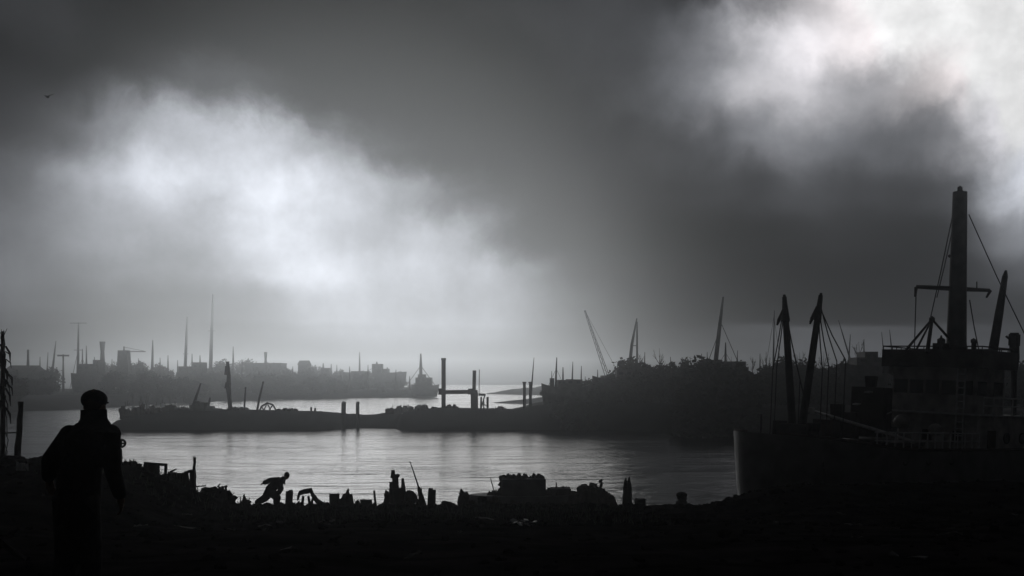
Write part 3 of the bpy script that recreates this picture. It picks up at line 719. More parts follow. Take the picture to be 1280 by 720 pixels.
def chunk(name, label, cat, px, py, Y, wpx, material='conc', kind='block', rot=0.0, group=None):
    """a piece of debris wpx wide whose top is at photo height py, standing on the bank at depth Y"""
    p = sit(px, Y); h = max(zat(py, Y) - p.z, 0.12); w = wpx * Y / F
    t = empty(name, p, label, cat, group, (0, 0, rot))
    if kind == 'block':
        m = MB(); m.box((0, 0, h / 2 - .1), (w, w * .8, h + .2), (0, random.uniform(-.08, .08), 0), .92, w * .05); m.build('body', M[material], t, bevel=min(.04, w * .08))
        m = MB()
        for k in range(3): m.box((random.uniform(-.4, .4) * w, random.uniform(-.3, .3) * w, h - .01), (w * .3, w * .25, h * .18), (0, 0, random.random()), .8, w * .04)
        m.build('broken_top', M[material], t)
    elif kind == 'barrel':
        m = MB(); r = w / 2; m.tube([(0, 0, -.15), (0, 0, h * .3), (0, 0, h * .32), (0, 0, h * .65), (0, 0, h * .67), (0, 0, h)], [r, r, r * 1.05, r * 1.05, r, r], 16); m.build('drum', M[material], t)
        m = MB(); m.torus((0, 0, h), r * .97, r * .08); m.build('rim', M[material], t)
    elif kind == 'crate':
        m = MB(); m.box((0, 0, h / 2 - .08), (w * .92, w * .8, h + .14)); m.build('panel', M[material], t)
        m = MB()
        for sx in (-1, 1):
            for sy in (-1, 1): m.box((sx * w * .46, sy * w * .4, h / 2 - .06), (w * .12, w * .12, h + .2))
            m.box((0, sx * w * .42, h * .97), (w, w * .09, h * .12)); m.box((sx * w * .47, 0, h * .97), (w * .09, w * .8, h * .12))
        m.build('frame', M['wood'], t)
    elif kind == 'lump':
        m = MB(); m.ball((0, 0, h * .35), 1, 3, .28, (w / 2, w / 2.4, h * .66)); m.build('body', M[material], t)
        m = MB()
        for k in range(6):
            a = random.uniform(0, 6.28); m.bar((math.cos(a) * w * .2, 0, h * .5), (math.cos(a) * w * .45, math.sin(a) * w * .3, h * random.uniform(.7, 1.1)), .03 * w + .01, .01, 5)
        m.build('scrap', M['rust'], t)
    elif kind == 'tyre':
        m = MB(); r = h / 2; m.torus((0, 0, r), r * .74, r * .28, (R(90), 0, rot + .5)); m.build('tread', M['rubber'], t)
    elif kind == 'drape':
        m = MB(); n = 10; vs = []; 
        prof = [(-.55, .62), (-.45, .88), (-.2, .95), (-.02, .97), (.1, 1.0), (.2, .75), (.45, .45), (.7, .3), (.95, .3), (1.05, .12)]
        for dy, dz_ in ((-.35, 0), (-.33, -.12), (.33, -.12), (.35, 0)):
            pass
        for (u, v) in prof:
            for dy, dzz in ((-.3, 0.0), (.3, 0.0), (.26, -.14), (-.26, -.14)): vs.append((u * w / 1.6, dy * w * .5, v * h + dzz * h * 1.6))
        m.add(vs, [(4 * i + k, 4 * i + (k + 1) % 4, 4 * i + 4 + (k + 1) % 4, 4 * i + 4 + k) for i in range(n - 1) for k in range(4)] + [(0, 1, 2, 3), (39, 38, 37, 36)])
        m.build('sheet', M[material], t)
        for (u, tx) in ((-.28, -.36), (-.02, .1), (.2, .05), (.62, .55)):
            q = MB(); q.bar((u * w / 1.6, 0, h * (.62 if u < .1 else .5 if u < .5 else .25)), (tx * w / 1.6, 0, -.1), .05, .07, 6); q.build('prop', M['wood'], t)
    elif kind == 'frame':
        m = MB(); b_ = w * .09
        for sx in (-.5, .15, .5): m.box((sx * w, 0, h / 2 - .1), (b_ * 1.3, b_ * 1.5, h + .2), (0, random.uniform(-.06, .06), 0))
        m.box((0, 0, h), (w * 1.08, b_ * 1.6, b_ * 1.4), (0, .08, 0)); m.build('frame', M[material], t)
        m = MB(); m.box((-.18 * w, .05, h * .4), (w * .62, .12, h * 1.0), (0, .1, 0), .9); m.build('panel', M['rust'], t)
    elif kind == 'jag':
        m = MB()
        for k in range(7):
            u = -.5 + k / 6; hk = h * random.uniform(.72, 1.02)
            m.box((u * w, random.uniform(-.1, .1) * w, hk / 2 - .08), (w * .19, w * .3, hk + .16), (random.uniform(-.15, .15), random.uniform(-.12, .12), random.random()), random.uniform(.6, 1), w * .02)
        m.build('body', M[material], t)
        m = MB(); m.bar((.35 * w, 0, h * .9), (.56 * w, 0, h * .97), .05, .04, 6); m.build('bent_rod', M['steel'], t); m = MB(); m.bar((-.3 * w, 0, h * .9), (-.1 * w, .1, h * 1.1), .03, .02, 5); m.build('bent_rod', M['steel'], t)
    elif kind == 'heap':
        m = MB()
        for k in range(16):
            u = random.uniform(-.5, .5); hk = h * (1 - abs(u) * 1.5) * random.uniform(.5, 1)
            m.box((u * w, random.uniform(-.25, .25) * w, hk * .5), (w * .22, w * .22, max(hk, .1)), (random.uniform(-.5, .5), random.uniform(-.5, .5), random.random() * 3), .8, w * .03)
        m.build('body', M[material], t)
        m = MB()
        for k in range(9):
            u = random.uniform(-.45, .45); m.bar((u * w, 0, h * .2), (u * w + random.uniform(-.2, .2) * w, random.uniform(-.1, .1), h * (1 - abs(u)) * random.uniform(.8, 1.15)), .03, .012, 5)
        m.build('scrap', M['rust'], t)
    return t
BR = 'debris along the near shore'
chunk('rubble_mound', 'low rounded rubble mound at the foot of the ragged pole', 'mound', 16, 570, 28.5, 36, 'conc', 'lump', 0, BR)
chunk('rubble_mound', 'rounded mound between the leaning stake and the standing man', 'mound', 52, 571, 29, 34, 'conc', 'lump', 0.4, BR)
chunk('metal_scrap', 'shiny crumpled metal scrap lying under the leaning stake', 'scrap', 28, 577, 27.5, 12, 'pale', 'jag', 0, BR)
chunk('scrap_heap', 'knobbly scrap heap under the valve wheel', 'heap', 163, 573, 31.5, 24, 'rust', 'heap', 0, BR)
chunk('machine_frame', 'box-shaped machine frame with a hole through it', 'frame', 194, 580, 33, 26, 'steel', 'frame', 0, BR)
chunk('scrap_wall', 'jagged wall of scrap between the machine frame and the broken post', 'scrap', 223, 588, 33.5, 34, 'rust', 'jag', 0, BR)
chunk('bush_mound', 'bushy low mound just right of the broken post', 'mound', 262, 609, 36, 26, 'mud', 'lump', 0, BR)
chunk('bush_mound', 'low dark clod halfway down the left bank', 'mound', 284, 615, 39, 24, 'mud', 'lump', 1, BR)
chunk('squat_post', 'squat upright block beside the stooping man', 'block', 361, 614, 43.5, 9, 'conc', 'block', 0.2, BR)
chunk('draped_tarpaulin', 'torn tarpaulin draped over props, hanging open underneath', 'tarpaulin', 386, 610, 43.5, 40, 'cloth', 'drape', 0, BR)
chunk('crate', 'square broken crate right of the torn tarpaulin', 'crate', 418, 618, 43.5, 11, 'wood', 'crate', 0.3, BR)
chunk('oil_drum', 'round-topped drum heap between the crate and the small stump', 'drum', 435, 614, 43.5, 12, 'rust', 'lump', 0, BR)
chunk('flat_block', 'low flat block at the foot of the little stump', 'block', 458, 625, 43.5, 14, 'conc', 'block', 0, BR)
post('small_stump', 'little bent stump left of the tall stacked scrap', 'stump', 470, 613, 43.5, 0.11, -0.1, jag=False)
chunk('boulder', 'small round boulder at the left foot of the tall stacked scrap', 'boulder', 483.5, 614, 43.3, 8, 'conc', 'lump', 0, BR)
# tall stacked scrap
p = sit(494, 43.6); t = empty('stacked_scrap', p, 'tall knobbly stack of scrap with a peaked slab beside it', 'scrap', BR); sc = 43.6 / F
zz = lambda py: zat(py, 43.6) - p.z
m = MB()
for (px, py0, py1, w) in ((491.5, 593, 589, 4), (491, 597, 593, 5), (494, 604, 594, 8), (493, 612, 603, 9), (492, 618, 611, 8), (496, 632, 611, 16)):
    m.box(((px - 494) * sc, 0, (zz(py0) + zz(py1)) / 2), (w * sc, w * sc * .8, (py0 - py1 + 2) * sc), (0, random.uniform(-.15, .15), random.random()), .85, .03)
m.ball((-2.6 * sc, 0, zz(590)), .085, 1, .2); m.box((3.5 * sc, 0, zz(594.5)), (.13, .12, .12), (0, .3, 0)); m.build('stack', M['rust'], t)
m = MB(); m.box((10 * sc, .05, zz(611)), (8 * sc, .2, 26 * sc), (0, -.06, 0), .35); m.build('peaked_slab', M['conc'], t)
m = MB(); m.ball((18.5 * sc, 0, zz(623)), 8 * sc, 2, .14, (1.0, 1, 1.35)); m.build('boulder', M['conc'], t)
chunk('tilted_block', 'clean-edged tilted block beside the foot of the slanting pole', 'block', 539.5, 612, 43.3, 10, 'conc', 'block', 0.1, BR)
chunk('scrap_lump', 'small round lump of scrap alone right of the tilted block', 'lump', 579, 613, 43.5, 13, 'rust', 'lump', 0, BR)
chunk('stone', 'low stone left of the half-sunk cabin', 'stone', 603, 622, 43.6, 16, 'mud', 'lump', 0, BR)
chunk('squat_block', 'squat block at the right foot of the splintered timber pile', 'block', 800.5, 624, 45.5, 13, 'conc', 'block', 0.2, BR)
chunk('rubble_mound', 'low mound of dark rubble in front of the sunken hull', 'mound', 680, 628, 44.2, 26, 'mud', 'lump', 0.8, BR)
chunk('rubble_mound', 'dark clump in front of the scrap heap in the shallows', 'mound', 730, 628, 44.2, 24, 'mud', 'lump', 2.1, BR)
for px, py, Y, w, kd, mt, lb in ((375, 624, 43, 10, 'heap', 'rust', 'little scrap heap under the front of the tarpaulin'), (403, 625, 43, 14, 'heap', 'rust', 'little scrap heap under the tail of the tarpaulin'), (427, 624, 43, 12, 'lump', 'mud', 'small clod between the crate and the drum heap'), (447, 623, 43.2, 14, 'heap', 'rust', 'spiky scrap heap left of the low flat block'), (508, 620, 43, 18, 'heap', 'rust', 'broad scrap heap at the foot of the tall stack'), (522, 618, 43.2, 12, 'heap', 'rust', 'spiky scrap heap around the foot of the slanting pole'), (558, 627, 43, 18, 'lump', 'mud', 'flat clod midway between the tilted block and the round lump'), (591, 624, 43, 14, 'heap', 'rust', 'spiky scrap heap right of the round lump'), (618, 619, 43.5, 20, 'heap', 'rust', 'scrap heap at the foot of the thin twig-like rod'), (645, 626, 43, 22, 'heap', 'rust', 'scrap heap in front of the sunken cabin'), (706, 627, 43, 20, 'heap', 'rust', 'scrap heap between the two dark clumps'), (760, 626, 43, 20, 'heap', 'rust', 'scrap heap at the left foot of the splintered pile'), (820, 632, 43, 18, 'lump', 'mud', 'low clod between the squat block and the bollard'), (276, 607, 37, 14, 'jag', 'wood', 'jagged broken boards on the left bank slope'), (305, 617, 40, 18, 'heap', 'rust', 'spiky scrap heap behind the stooping man'), (176, 582, 32, 14, 'jag', 'rust', 'jagged plates left of the machine frame'), (212, 590, 33, 10, 'heap', 'rust', 'small scrap heap right of the machine frame')):
    chunk('scrap_heap' if kd == 'heap' else ('clod' if kd == 'lump' else 'broken_plates'), lb, 'heap' if kd == 'heap' else ('clod' if kd == 'lump' else 'scrap'), px, py, Y, w, mt, kd, random.random(), BR)
# half-sunk hulk in the shallows
Yh = 58.0; s_ = Yh / F
t = empty('sunken_wreck', (xat(655, Yh), Yh, 0), 'half-sunk boat wreck with a blocky cabin, just beyond the shore', 'wreck')
def hz(py): return zat(py, Yh)
def hx(px): return (px - 655) * s_
m = MB(); m.rings([(0, 0, -1.2, 2.6, .9), (0, 0, -.7, 3.0, 1.2), (0, 0, hz(626), 3.2, 1.3), (0.1, 0, hz(618), 3.0, 1.2)], 18); m.build('hull', M['hull'], t)
m = MB(); m.box((hx(654), 0, (hz(632) + hz(597)) / 2), (55 * s_, 1.8, hz(597) - hz(632)), (0, .02, 0), .97, .06); m.build('cabin', M['hull'], t, bevel=.05)
m = MB()
for k in range(40):
    px = random.uniform(626, 682); m.box((hx(px), random.uniform(-.5, .5), hz(597) + random.uniform(-.1, .05)), (.22, .3, random.uniform(.12, .34)), (random.uniform(-.5, .5), random.uniform(-.5, .5), random.random()), .6, .03)
m.ball((hx(673), 0, hz(594.5)), .12, 1, .2); m.ball((hx(638), 0, hz(596)), .13, 1, .2); m.box((hx(628), 0, hz(603)), (.3, .5, .45), (0, .5, 0), .7); 
for k in range(60):
    px = random.choice((random.uniform(610, 634), random.uniform(676, 716))); top = 622 - 14 * (1 - abs(px - (628 if px < 640 else 684)) / 34) * random.random(); z1 = hz(top)
    m.box((hx(px), random.uniform(-.6, .6), z1 * .5), (random.uniform(.15, .4), .4, max(z1, .2)), (random.uniform(-.3, .3), random.uniform(-.35, .35), random.random() * 3), .75, .05)
m.build('broken_roof', M['rust'], t)
m = MB(); m.bar((hx(696), 0, hz(616)), (hx(695), 0, hz(603)), .05, .03); m.bar((hx(703), 0, hz(616)), (hx(704), 0, hz(608)), .1, .08); m.box((hx(700), 0, hz(613)), (28 * s_, .8, .28), (0, .03, 0), .9, .05); m.build('after_deck', M['rust'], t)
t = empty('scrap_heap', (xat(738, 57.5), 57.5, 0), 'rounded scrap heap rising from the shallows beside the sunken wreck', 'heap')
s_ = 57.5 / F; m = MB()
for k in range(170):
    u = random.uniform(-1, 1); py = 634 - (29 - 19 * max(0, u - .2) - 16 * max(0, -u - .3)) * random.uniform(.2, 1.0)
    z1 = zat(py, 57.5); m.box((u * 27 * s_, random.uniform(-.7, .7), z1 * .5), (random.uniform(.15, .45), .4, max(z1, .15)), (random.uniform(-.25, .25), random.uniform(-.35, .35), random.random() * 3), .75, .05)
m.build('body', M['rust'], t)
m = MB(); m.tube([(12 * s_, 0, zat(612, 57.5)), (14 * s_, 0, zat(604, 57.5)), (11 * s_, 0, zat(601, 57.5))], .08, 6); m.bar((11 * s_, 0, zat(602, 57.5)), (15 * s_, 0, zat(600, 57.5)), .07); m.build('bent_pipe', M['steel'], t)
# foreground bits
p = sit(14, 14.0); t = tag(MB().box((0, 0, .05), (.42, .2, .03), (-.35, .75, .3), 1, .03).build('plank', M['board'], None, bevel=.006), 'pale broken plank lying in the bottom left corner', 'plank'); t.location = p + Vector((0, 0, .1))
for i, (px, Y, w, rz_, lb) in enumerate(((649, 25.0, .24, .5, 'pale crumpled sheet on the dark ground below the sunken wreck'), (661, 24.6, .2, -.3, 'pale twisted strip beside the crumpled sheet'), (411, 26.5, .18, .2, 'small pale scrap on the dark ground below the tarpaulin'))):
    m = MB(); n = 6
    for k in range(n):
        m.box(((k - n / 2) * w / 3, random.uniform(-.04, .04), .05 + .05 * math.sin(k * 1.7)), (w / 2.6, w * .5, .015), (random.uniform(-.5, .5), random.uniform(-.4, .4), random.uniform(-.3, .3)))
    o = tag(m.build('metal_sheet', M['paint'] if i == 2 else M['pale']), lb, 'scrap', 'pale scraps on the ground'); o.location = sit(px, Y) + Vector((0, 0, .03)); o.rotation_euler = (0, 0, rz_)
rs = random.Random(9)
for k in range(24):
    px = rs.uniform(150, 640) if k % 3 else rs.uniform(900, 1270); Y = rs.uniform(13, 30); w = rs.uniform(.15, .5)
    m = MB(); hw = w * rs.uniform(.08, .25); z = 0.0
    for i in range(6):
        z += rs.uniform(-.25, .35) * w * .3; j = rs.uniform(.6, 1.1)
        for yy, zz_ in ((-hw * j, z), (hw * j, z + rs.uniform(-.02, .04)), (hw * j, z - .015), (-hw * j, z - .015)): m.v.append(Vector(((i / 5 - .5) * w, yy, zz_)))
    m.f += [(4 * i + q, 4 * i + (q + 1) % 4, 4 * i + 4 + (q + 1) % 4, 4 * i + 4 + q) for i in range(5) for q in range(4)] + [(3, 2, 1, 0), (20, 21, 22, 23)]
    o_ = tag(m.build('scrap', M['board']), 'faint grey scrap lying on the dark ground ' + ('left of centre' if px < 640 else 'below the mound'), 'scrap', 'faint scraps on the ground ' + ('left of centre' if px < 640 else 'below the mound'))
    o_.location = sit(px, Y) + Vector((0, 0, .03)); o_.rotation_euler = (0, 0, rs.uniform(0, 6))
# loose rubble over the near ground
m = MB(); rr = random.Random(5); rocks = []
for k in range(14):
    bm = bmesh.new(); bmesh.ops.create_icosphere(bm, subdivisions=1, radius=1.0); of = Vector((k * 7.3, 0, 0))
    for v in bm.verts: v.co *= 1 + 0.55 * noise.noise(v.co * 1.3 + of)
    bm.verts.index_update(); rocks.append(([v.co.copy() for v in bm.verts], [tuple(v.index for v in f.verts) for f in bm.faces])); bm.free()
for k in range(5200):
    y = rr.uniform(9, 46) if k % 4 == 0 else rr.uniform(24, 46); x = rr.uniform(-.62, .62) * y
    if fbm(x, y, .4, 3) < -.1 and rr.random() < .7: continue
    s = rr.uniform(.02, .075) * (2.2 if rr.random() < .08 and y > 18 else 1); vs, fs = rocks[k % 14]
    e = Euler((rr.uniform(-.4, .4), rr.uniform(-.4, .4), rr.uniform(0, 6))).to_matrix(); sc = Vector((s * rr.uniform(1, 2.2), s * rr.uniform(.8, 1.4), s * rr.uniform(.5, 1)))
    c = Vector((x, y, gz(x, y) + s * .15)); m.add([c + e @ Vector((v.x * sc.x, v.y * sc.y, v.z * sc.z)) for v in vs], fs)
for k in range(420):
    px = rr.uniform(150, 860); y = rr.uniform(40.5, 45.5); x = xat(px, y); s = rr.uniform(.06, .2); vs, fs = rocks[k % 14]
    e = Euler((rr.uniform(-.4, .4), rr.uniform(-.4, .4), rr.uniform(0, 6))).to_matrix(); c = Vector((x, y, gz(x, y) + s * .2)); m.add([c + e @ Vector((v.x * s * 1.4, v.y * s, v.z * s * .8)) for v in vs], fs)
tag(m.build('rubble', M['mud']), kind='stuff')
m = MB()
for k in range(3800):
    px = rr.uniform(0, 1) ; 
    x = rr.uniform(-14, 4); y = rr.uniform(27, 46)
    if fbm(x, y, .5, 3) < -.05 and rr.random() < .85: continue
    z = gz(x, y); h = rr.uniform(.06, .26) * (1.5 if rr.random() < .1 else 1); dx, dy = rr.uniform(-.1, .1), rr.uniform(-.1, .1); w = .012 + .02 * rr.random()
    m.add([(x - w, y, z - .03), (x + w, y + w, z - .03), (x + dx, y + dy, z + h), (x, y - w, z - .03)], [(0, 1, 2), (1, 3, 2), (3, 0, 2)])
tag(m.build('weeds', M['leaf']), kind='stuff')

# ------------------------------------------------------------------ trees
def leaf_crown(n, rx, ry, rz, cz, size, seed, lobes=9):
    rr = random.Random(seed); m = MB(); L = []
    for k in range(lobes):
        a = rr.uniform(0, 6.28); q = rr.uniform(.15, .72)
        L.append((Vector((math.cos(a) * rx * q, math.sin(a) * ry * q, cz + rr.uniform(-.65, .7) * rz)), rr.uniform(.28, .5)))
    for k in range(n):
        c, s = rr.choice(L); d = Vector((rr.gauss(0, 1), rr.gauss(0, 1), rr.gauss(0, 1))).normalized() * (rr.random() ** .45)
        p = c + Vector((d.x * rx * s, d.y * ry * s, d.z * rz * s * 1.1))
        u = Vector((rr.gauss(0, 1), rr.gauss(0, 1), rr.gauss(0, 1))).normalized(); w = u.orthogonal().normalized(); q = size * rr.uniform(.5, 1.2)
        m.add([p + u * q, p + w * q * .6, p - u * q, p - w * q * .6 + u.cross(w) * q * .2], [(0, 1, 2, 3)])
    return m, L
def tree_proto(name, h, rw, seed, leaves=620, size=.3, crown=.62, lobes=9):
    t = bpy.data.objects.new(name, None); COL.objects.link(t)
    cz = h * (1 - crown / 2); rz = h * crown / 2
    m, L = leaf_crown(leaves, rw, rw, rz, cz, size, seed, lobes)
    tr = MB(); top = Vector((random.uniform(-.3, .3), random.uniform(-.3, .3), h * .8)); tr.tube([(0, 0, -1.2), (0.05, 0, h * .3), top.lerp(Vector((0, 0, h * .3)), .5), top], [h * .035, h * .028, h * .018, h * .006], 7)
    for c, s in L: 
        b0 = Vector((0, 0, h * random.uniform(.25, .55))); tr.tube([b0, b0.lerp(c, .5) + Vector((0, 0, -.2)), c], [h * .012, h * .009, h * .004], 5)
    tr.build('trunk', M['bark'], t); m.build('crown', M['leaf'], t)
    return t
def bare_proto(name, h, seed):
    rr = random.Random(seed); t = bpy.data.objects.new(name, None); COL.objects.link(t)
    tr = MB(); tr.tube([(0, 0, -1), (.1, 0, h * .4), (0, .1, h * .75), (.1, 0, h)], [h * .025, h * .02, h * .012, h * .004], 6); tr.build('trunk', M['bark'], t)
    br = MB()
    def grow(p, d, l, r, n):
        q = p + d * l; br.bar(p, q, r, r * .6, 5)
        if n > 0:
            for k in range(3):
                e = (d + Vector((rr.uniform(-.7, .7), rr.uniform(-.7, .7), rr.uniform(-.1, .6)))).normalized(); grow(p + d * l * rr.uniform(.5, 1), e, l * .62, r * .6, n - 1)
    for k in range(8):
        a = rr.uniform(0, 6.28); grow(Vector((0, 0, h * rr.uniform(.3, .85))), Vector((math.cos(a), math.sin(a), .7)).normalized(), h * .2, h * .01, 2)
    br.build('branches', M['bark'], t); return t
used = set()
def plant(proto, x, y, scale, rz, label, group, cat='tree', zf=farz, sx=1.0):
    o = proto if proto.name not in used else copy_tree(proto)
    used.add(proto.name) if o is proto else None
    o.location = (x, y, zf(x, y) - .15); o.rotation_euler = (0, 0, rz); o.scale = (scale * sx, scale * sx, scale)
    return tag(o, label, cat, group)
protoA = [tree_proto('leafy_tree', 6, 2.3, 3, 1500, .27, .92, 15), tree_proto('leafy_tree', 6, 2.6, 8, 1500, .27, .95, 17), tree_proto('bushy_tree', 4.2, 2.7, 21, 1300, .24, 1.0, 14), tree_proto('slender_tree', 7, 1.4, 33, 1300, .24, .9, 14)]
protoB = [bare_proto('bare_tree', 6, 4), bare_proto('bare_tree', 6, 9)]
rt = random.Random(77)
# far shore treeline: (px from, px to, group words)
segs = [(-60, 70, 'left of the standing man'), (130, 232, 'between the standing man and the tallest mast'), (234, 300, 'around the two tallest masts'), (300, 430, 'right of the tallest masts'), (430, 540, 'toward the end of the far shore')]
for a, b, wds in segs:
    n = int((b - a) / 3.0)
    for k in range(n):
        px = a + (b - a) * (k + rt.random()) / n
        ys = interp(px, [(-500, 180), (0, 212), (130, 240), (330, 357), (545, 405)])
        row = k % 3; Y = ys + (rt.uniform(8, 18), rt.uniform(50, 80), rt.uniform(120, 190))[row]; x = xat(px, Y)
        if farz(x, Y) < .8: continue
        pr = rt.choice(protoA)
        want = interp(px, [(0, 462), (60, 468), (70, 478), (90, 470), (130, 460), (200, 461), (215, 468), (280, 461), (300, 464), (320, 457), (355, 459), (368, 465), (388, 460), (402, 462), (428, 470), (445, 465), (500, 469), (512, 484), (520, 478), (535, 479), (545, 490)]) + rt.uniform(-4, 6) + (9, 3, -3)[row] + 10 * fbm(px, row * 9, .05, 2)
        hgt = max(zat(want, Y) - farz(x, Y), 1.5); base_h = {'leafy_tree': 6, 'bushy_tree': 4.2, 'slender_tree': 7}[pr.name.split('.')[0]]
        s = hgt / base_h
        plant(pr, x, Y, s, rt.uniform(0, 6), 'dim tree in the misty far treeline, ' + wds, 'far treeline ' + wds, sx=min(1.7, max(.9, 1.8 / s)))
# peninsula
def pen(px, py, Y, pr, label, group=None, sx=1.0, cat='tree'):
    x = xat(px, Y); g = farz(x, Y); base_h = {'leafy_tree': 6, 'bushy_tree': 4.2, 'slender_tree': 7, 'bare_tree': 6}[pr.name.split('.')[0]]
    s = max(zat(py, Y) - g, .6) / base_h / .97
    return plant(pr, x, Y, s, rt.uniform(0, 6), label, group, cat, sx=sx)
def wood(pts, Y0, label, group, step, sx=1.15):
    """trees filling the headland between px stations, tops following (px, py), three rows deep"""
    px = pts[0][0]; i = 0
    while px < pts[-1][0]:
        py = interp(px, pts); row = i % 3
        pen(px + rt.uniform(-3, 3), py + (0, 7, 17)[row] + rt.uniform(-6, 7), Y0 + (15, 7, 0)[row] + rt.uniform(-2, 2), protoA[(i * 2 + i // 3) % 4], label, group, sx * rt.uniform(.85, 1.3))
        px += step; i += 1
wood([(684, 486), (720, 484), (745, 477), (760, 471)], 143, 'dark bush in the low thicket between the headland tip and the leaning crane', 'low thicket on the headland', 4.5)
wood([(760, 472), (764, 464), (774, 459), (790, 455), (812, 450), (826, 455), (842, 460), (862, 470)], 146, 'dark leafy tree of the rounded clump below the twin-legged mast', 'tree clump in the middle of the headland', 4.0)
pen(849, 447, 158, protoA[3], 'tall tree with see-through gaps at the right of the middle clump', None, 1.3)
wood([(856, 474), (868, 462), (880, 455), (900, 457), (926, 454), (932, 462), (940, 474)], 128, 'dark tree in front of the flat-topped hulk', 'trees in front of the flat-topped hulk', 4.5)
wood([(938, 470), (944, 464), (950, 467), (957, 457), (968, 451), (985, 450), (1000, 455), (1012, 452)], 146, 'dark tree in the row behind the derrick posts', 'tree row behind the derrick posts', 4.2)
wood([(1014, 453), (1040, 451), (1060, 455), (1090, 458), (1110, 453), (1180, 455), (1250, 452), (1340, 455)], 147, 'dark tree in the row behind the bridge of the coaster', 'tree row behind the coaster', 6)
for i, (px, py, lb) in enumerate(((914, 446, 'thin bare tree standing right of the flat-topped hulk mast'), (1074, 428, 'bare spindly tree on the skyline left of the ship bridge'), (824, 436, 'faint bare tree above the middle clump'), (800, 443, 'small bare tree on top of the middle clump'), (863, 446, 'small bare tree between the middle clump and the flat-topped hulk'), (941, 447, 'small bare tree in the gap right of the flat-topped hulk'), (958, 440, 'small bare tree left of the derrick posts'), (1000, 441, 'small bare tree seen between the derrick posts'), (1030, 440, 'small bare tree right of the derrick posts'))):
    pen(px, py, 158, protoB[i % 2], lb, None, .45)

# ------------------------------------------------------------------ masts, cranes, hulks across the water
def farmast(name, label, cat, px, py, Y, r, lean=0.0, group=None, arms=(), stays=(), material='steel', house=None, taper=.25, base=None):
    if px < 560 and Y > 240: r *= (Y + 120) / Y; Y += 120
    x = xat(px, Y); g = farz(x, Y) if base is None else base; h = zat(py, Y) - g
    t = empty(name, (x - lean * h, Y, g), label, cat, group)
    top = Vector((lean * h, 0, h))
    m = MB(); m.tube([Vector((0, 0, -.5)), top * .45, top * .8, top], [r, r * .85, r * .55, r * taper], 8); m.build('pole', M[material], t)
    for z, w, tk in arms:
        m = MB(); c = top * z; m.bar(c + Vector((-w / 2, 0, 0)), c + Vector((w / 2, 0, 0)), tk); m.build('crossarm', M[material], t)
    if stays:
        m = MB()
        for z, dx in stays: m.bar(top * z, Vector((dx, 0, 0)), max(r * .16, .04), None, 5)
        m.build('stay', M['rope'], t)
    if house:
        w, hh = house; m = MB(); m.box((0, 0, hh / 2 - .2), (w, w, hh + .4)); m.build('base', M['hull'], t)
    return t
farmast('tall_mast', 'tallest thin mast above the far shore', 'mast', 266, 368, 330, .62, .03, None, ((.62, 3, .12),), (), house=(3, 9))
farmast('tall_mast', 'second tallest far mast, left of the tallest one', 'mast', 234, 396, 320, .55, .04, None, ((.5, 2, .1),), (), house=(3, 7))
farmast('signal_mast', 'far mast with a small crossbar at its top', 'mast', 98, 403, 270, .38, .01, None, ((.99, 6.0, .12), (.6, 3, .1)), ((.6, -3),))
farmast('chimney', 'stubby far chimney beside the crossbar mast', 'chimney', 128, 427, 275, .85, 0, taper=.85)
farmast('thin_mast', 'thin far mast just right of the crossbar mast', 'mast', 108, 432, 272, .3, 0)
farmast('thin_mast', 'leaning thin mast at the far left of the misty shore', 'mast', 70, 426, 262, .34, .12)
farmast('thin_mast', 'short faint mast nearest the ragged pole', 'mast', 35, 437, 250, .45, 0, taper=.5)
farmast('thin_mast', 'lone mid-height mast left of the second tallest mast', 'mast', 191, 425, 300, .45, .02)
farmast('thin_mast', 'short thin mast between the lone mast and the second tallest', 'mast', 210, 444, 305, .32, 0)
farmast('thin_mast', 'slim mast right of the tallest mast', 'mast', 291.5, 433, 350, .45, 0)
farmast('chimney', 'square-topped mast rising from the long low building', 'chimney', 332, 440, 390, .75, 0, taper=.8)
farmast('thin_mast', 'slim mast rising from the long hull on the far shore', 'mast', 449.5, 440, 420, .5, 0)
farmast('thin_mast', 'short stick between the blocky tower and the long hull', 'mast', 414, 455, 405, .5, 0)
farmast('thin_mast', 'second short stick before the long hull', 'mast', 421, 456, 405, .4, 0)
farmast('thin_mast', 'thin stick on the roof edge of the long low building', 'mast', 358, 455, 392, .35, 0)
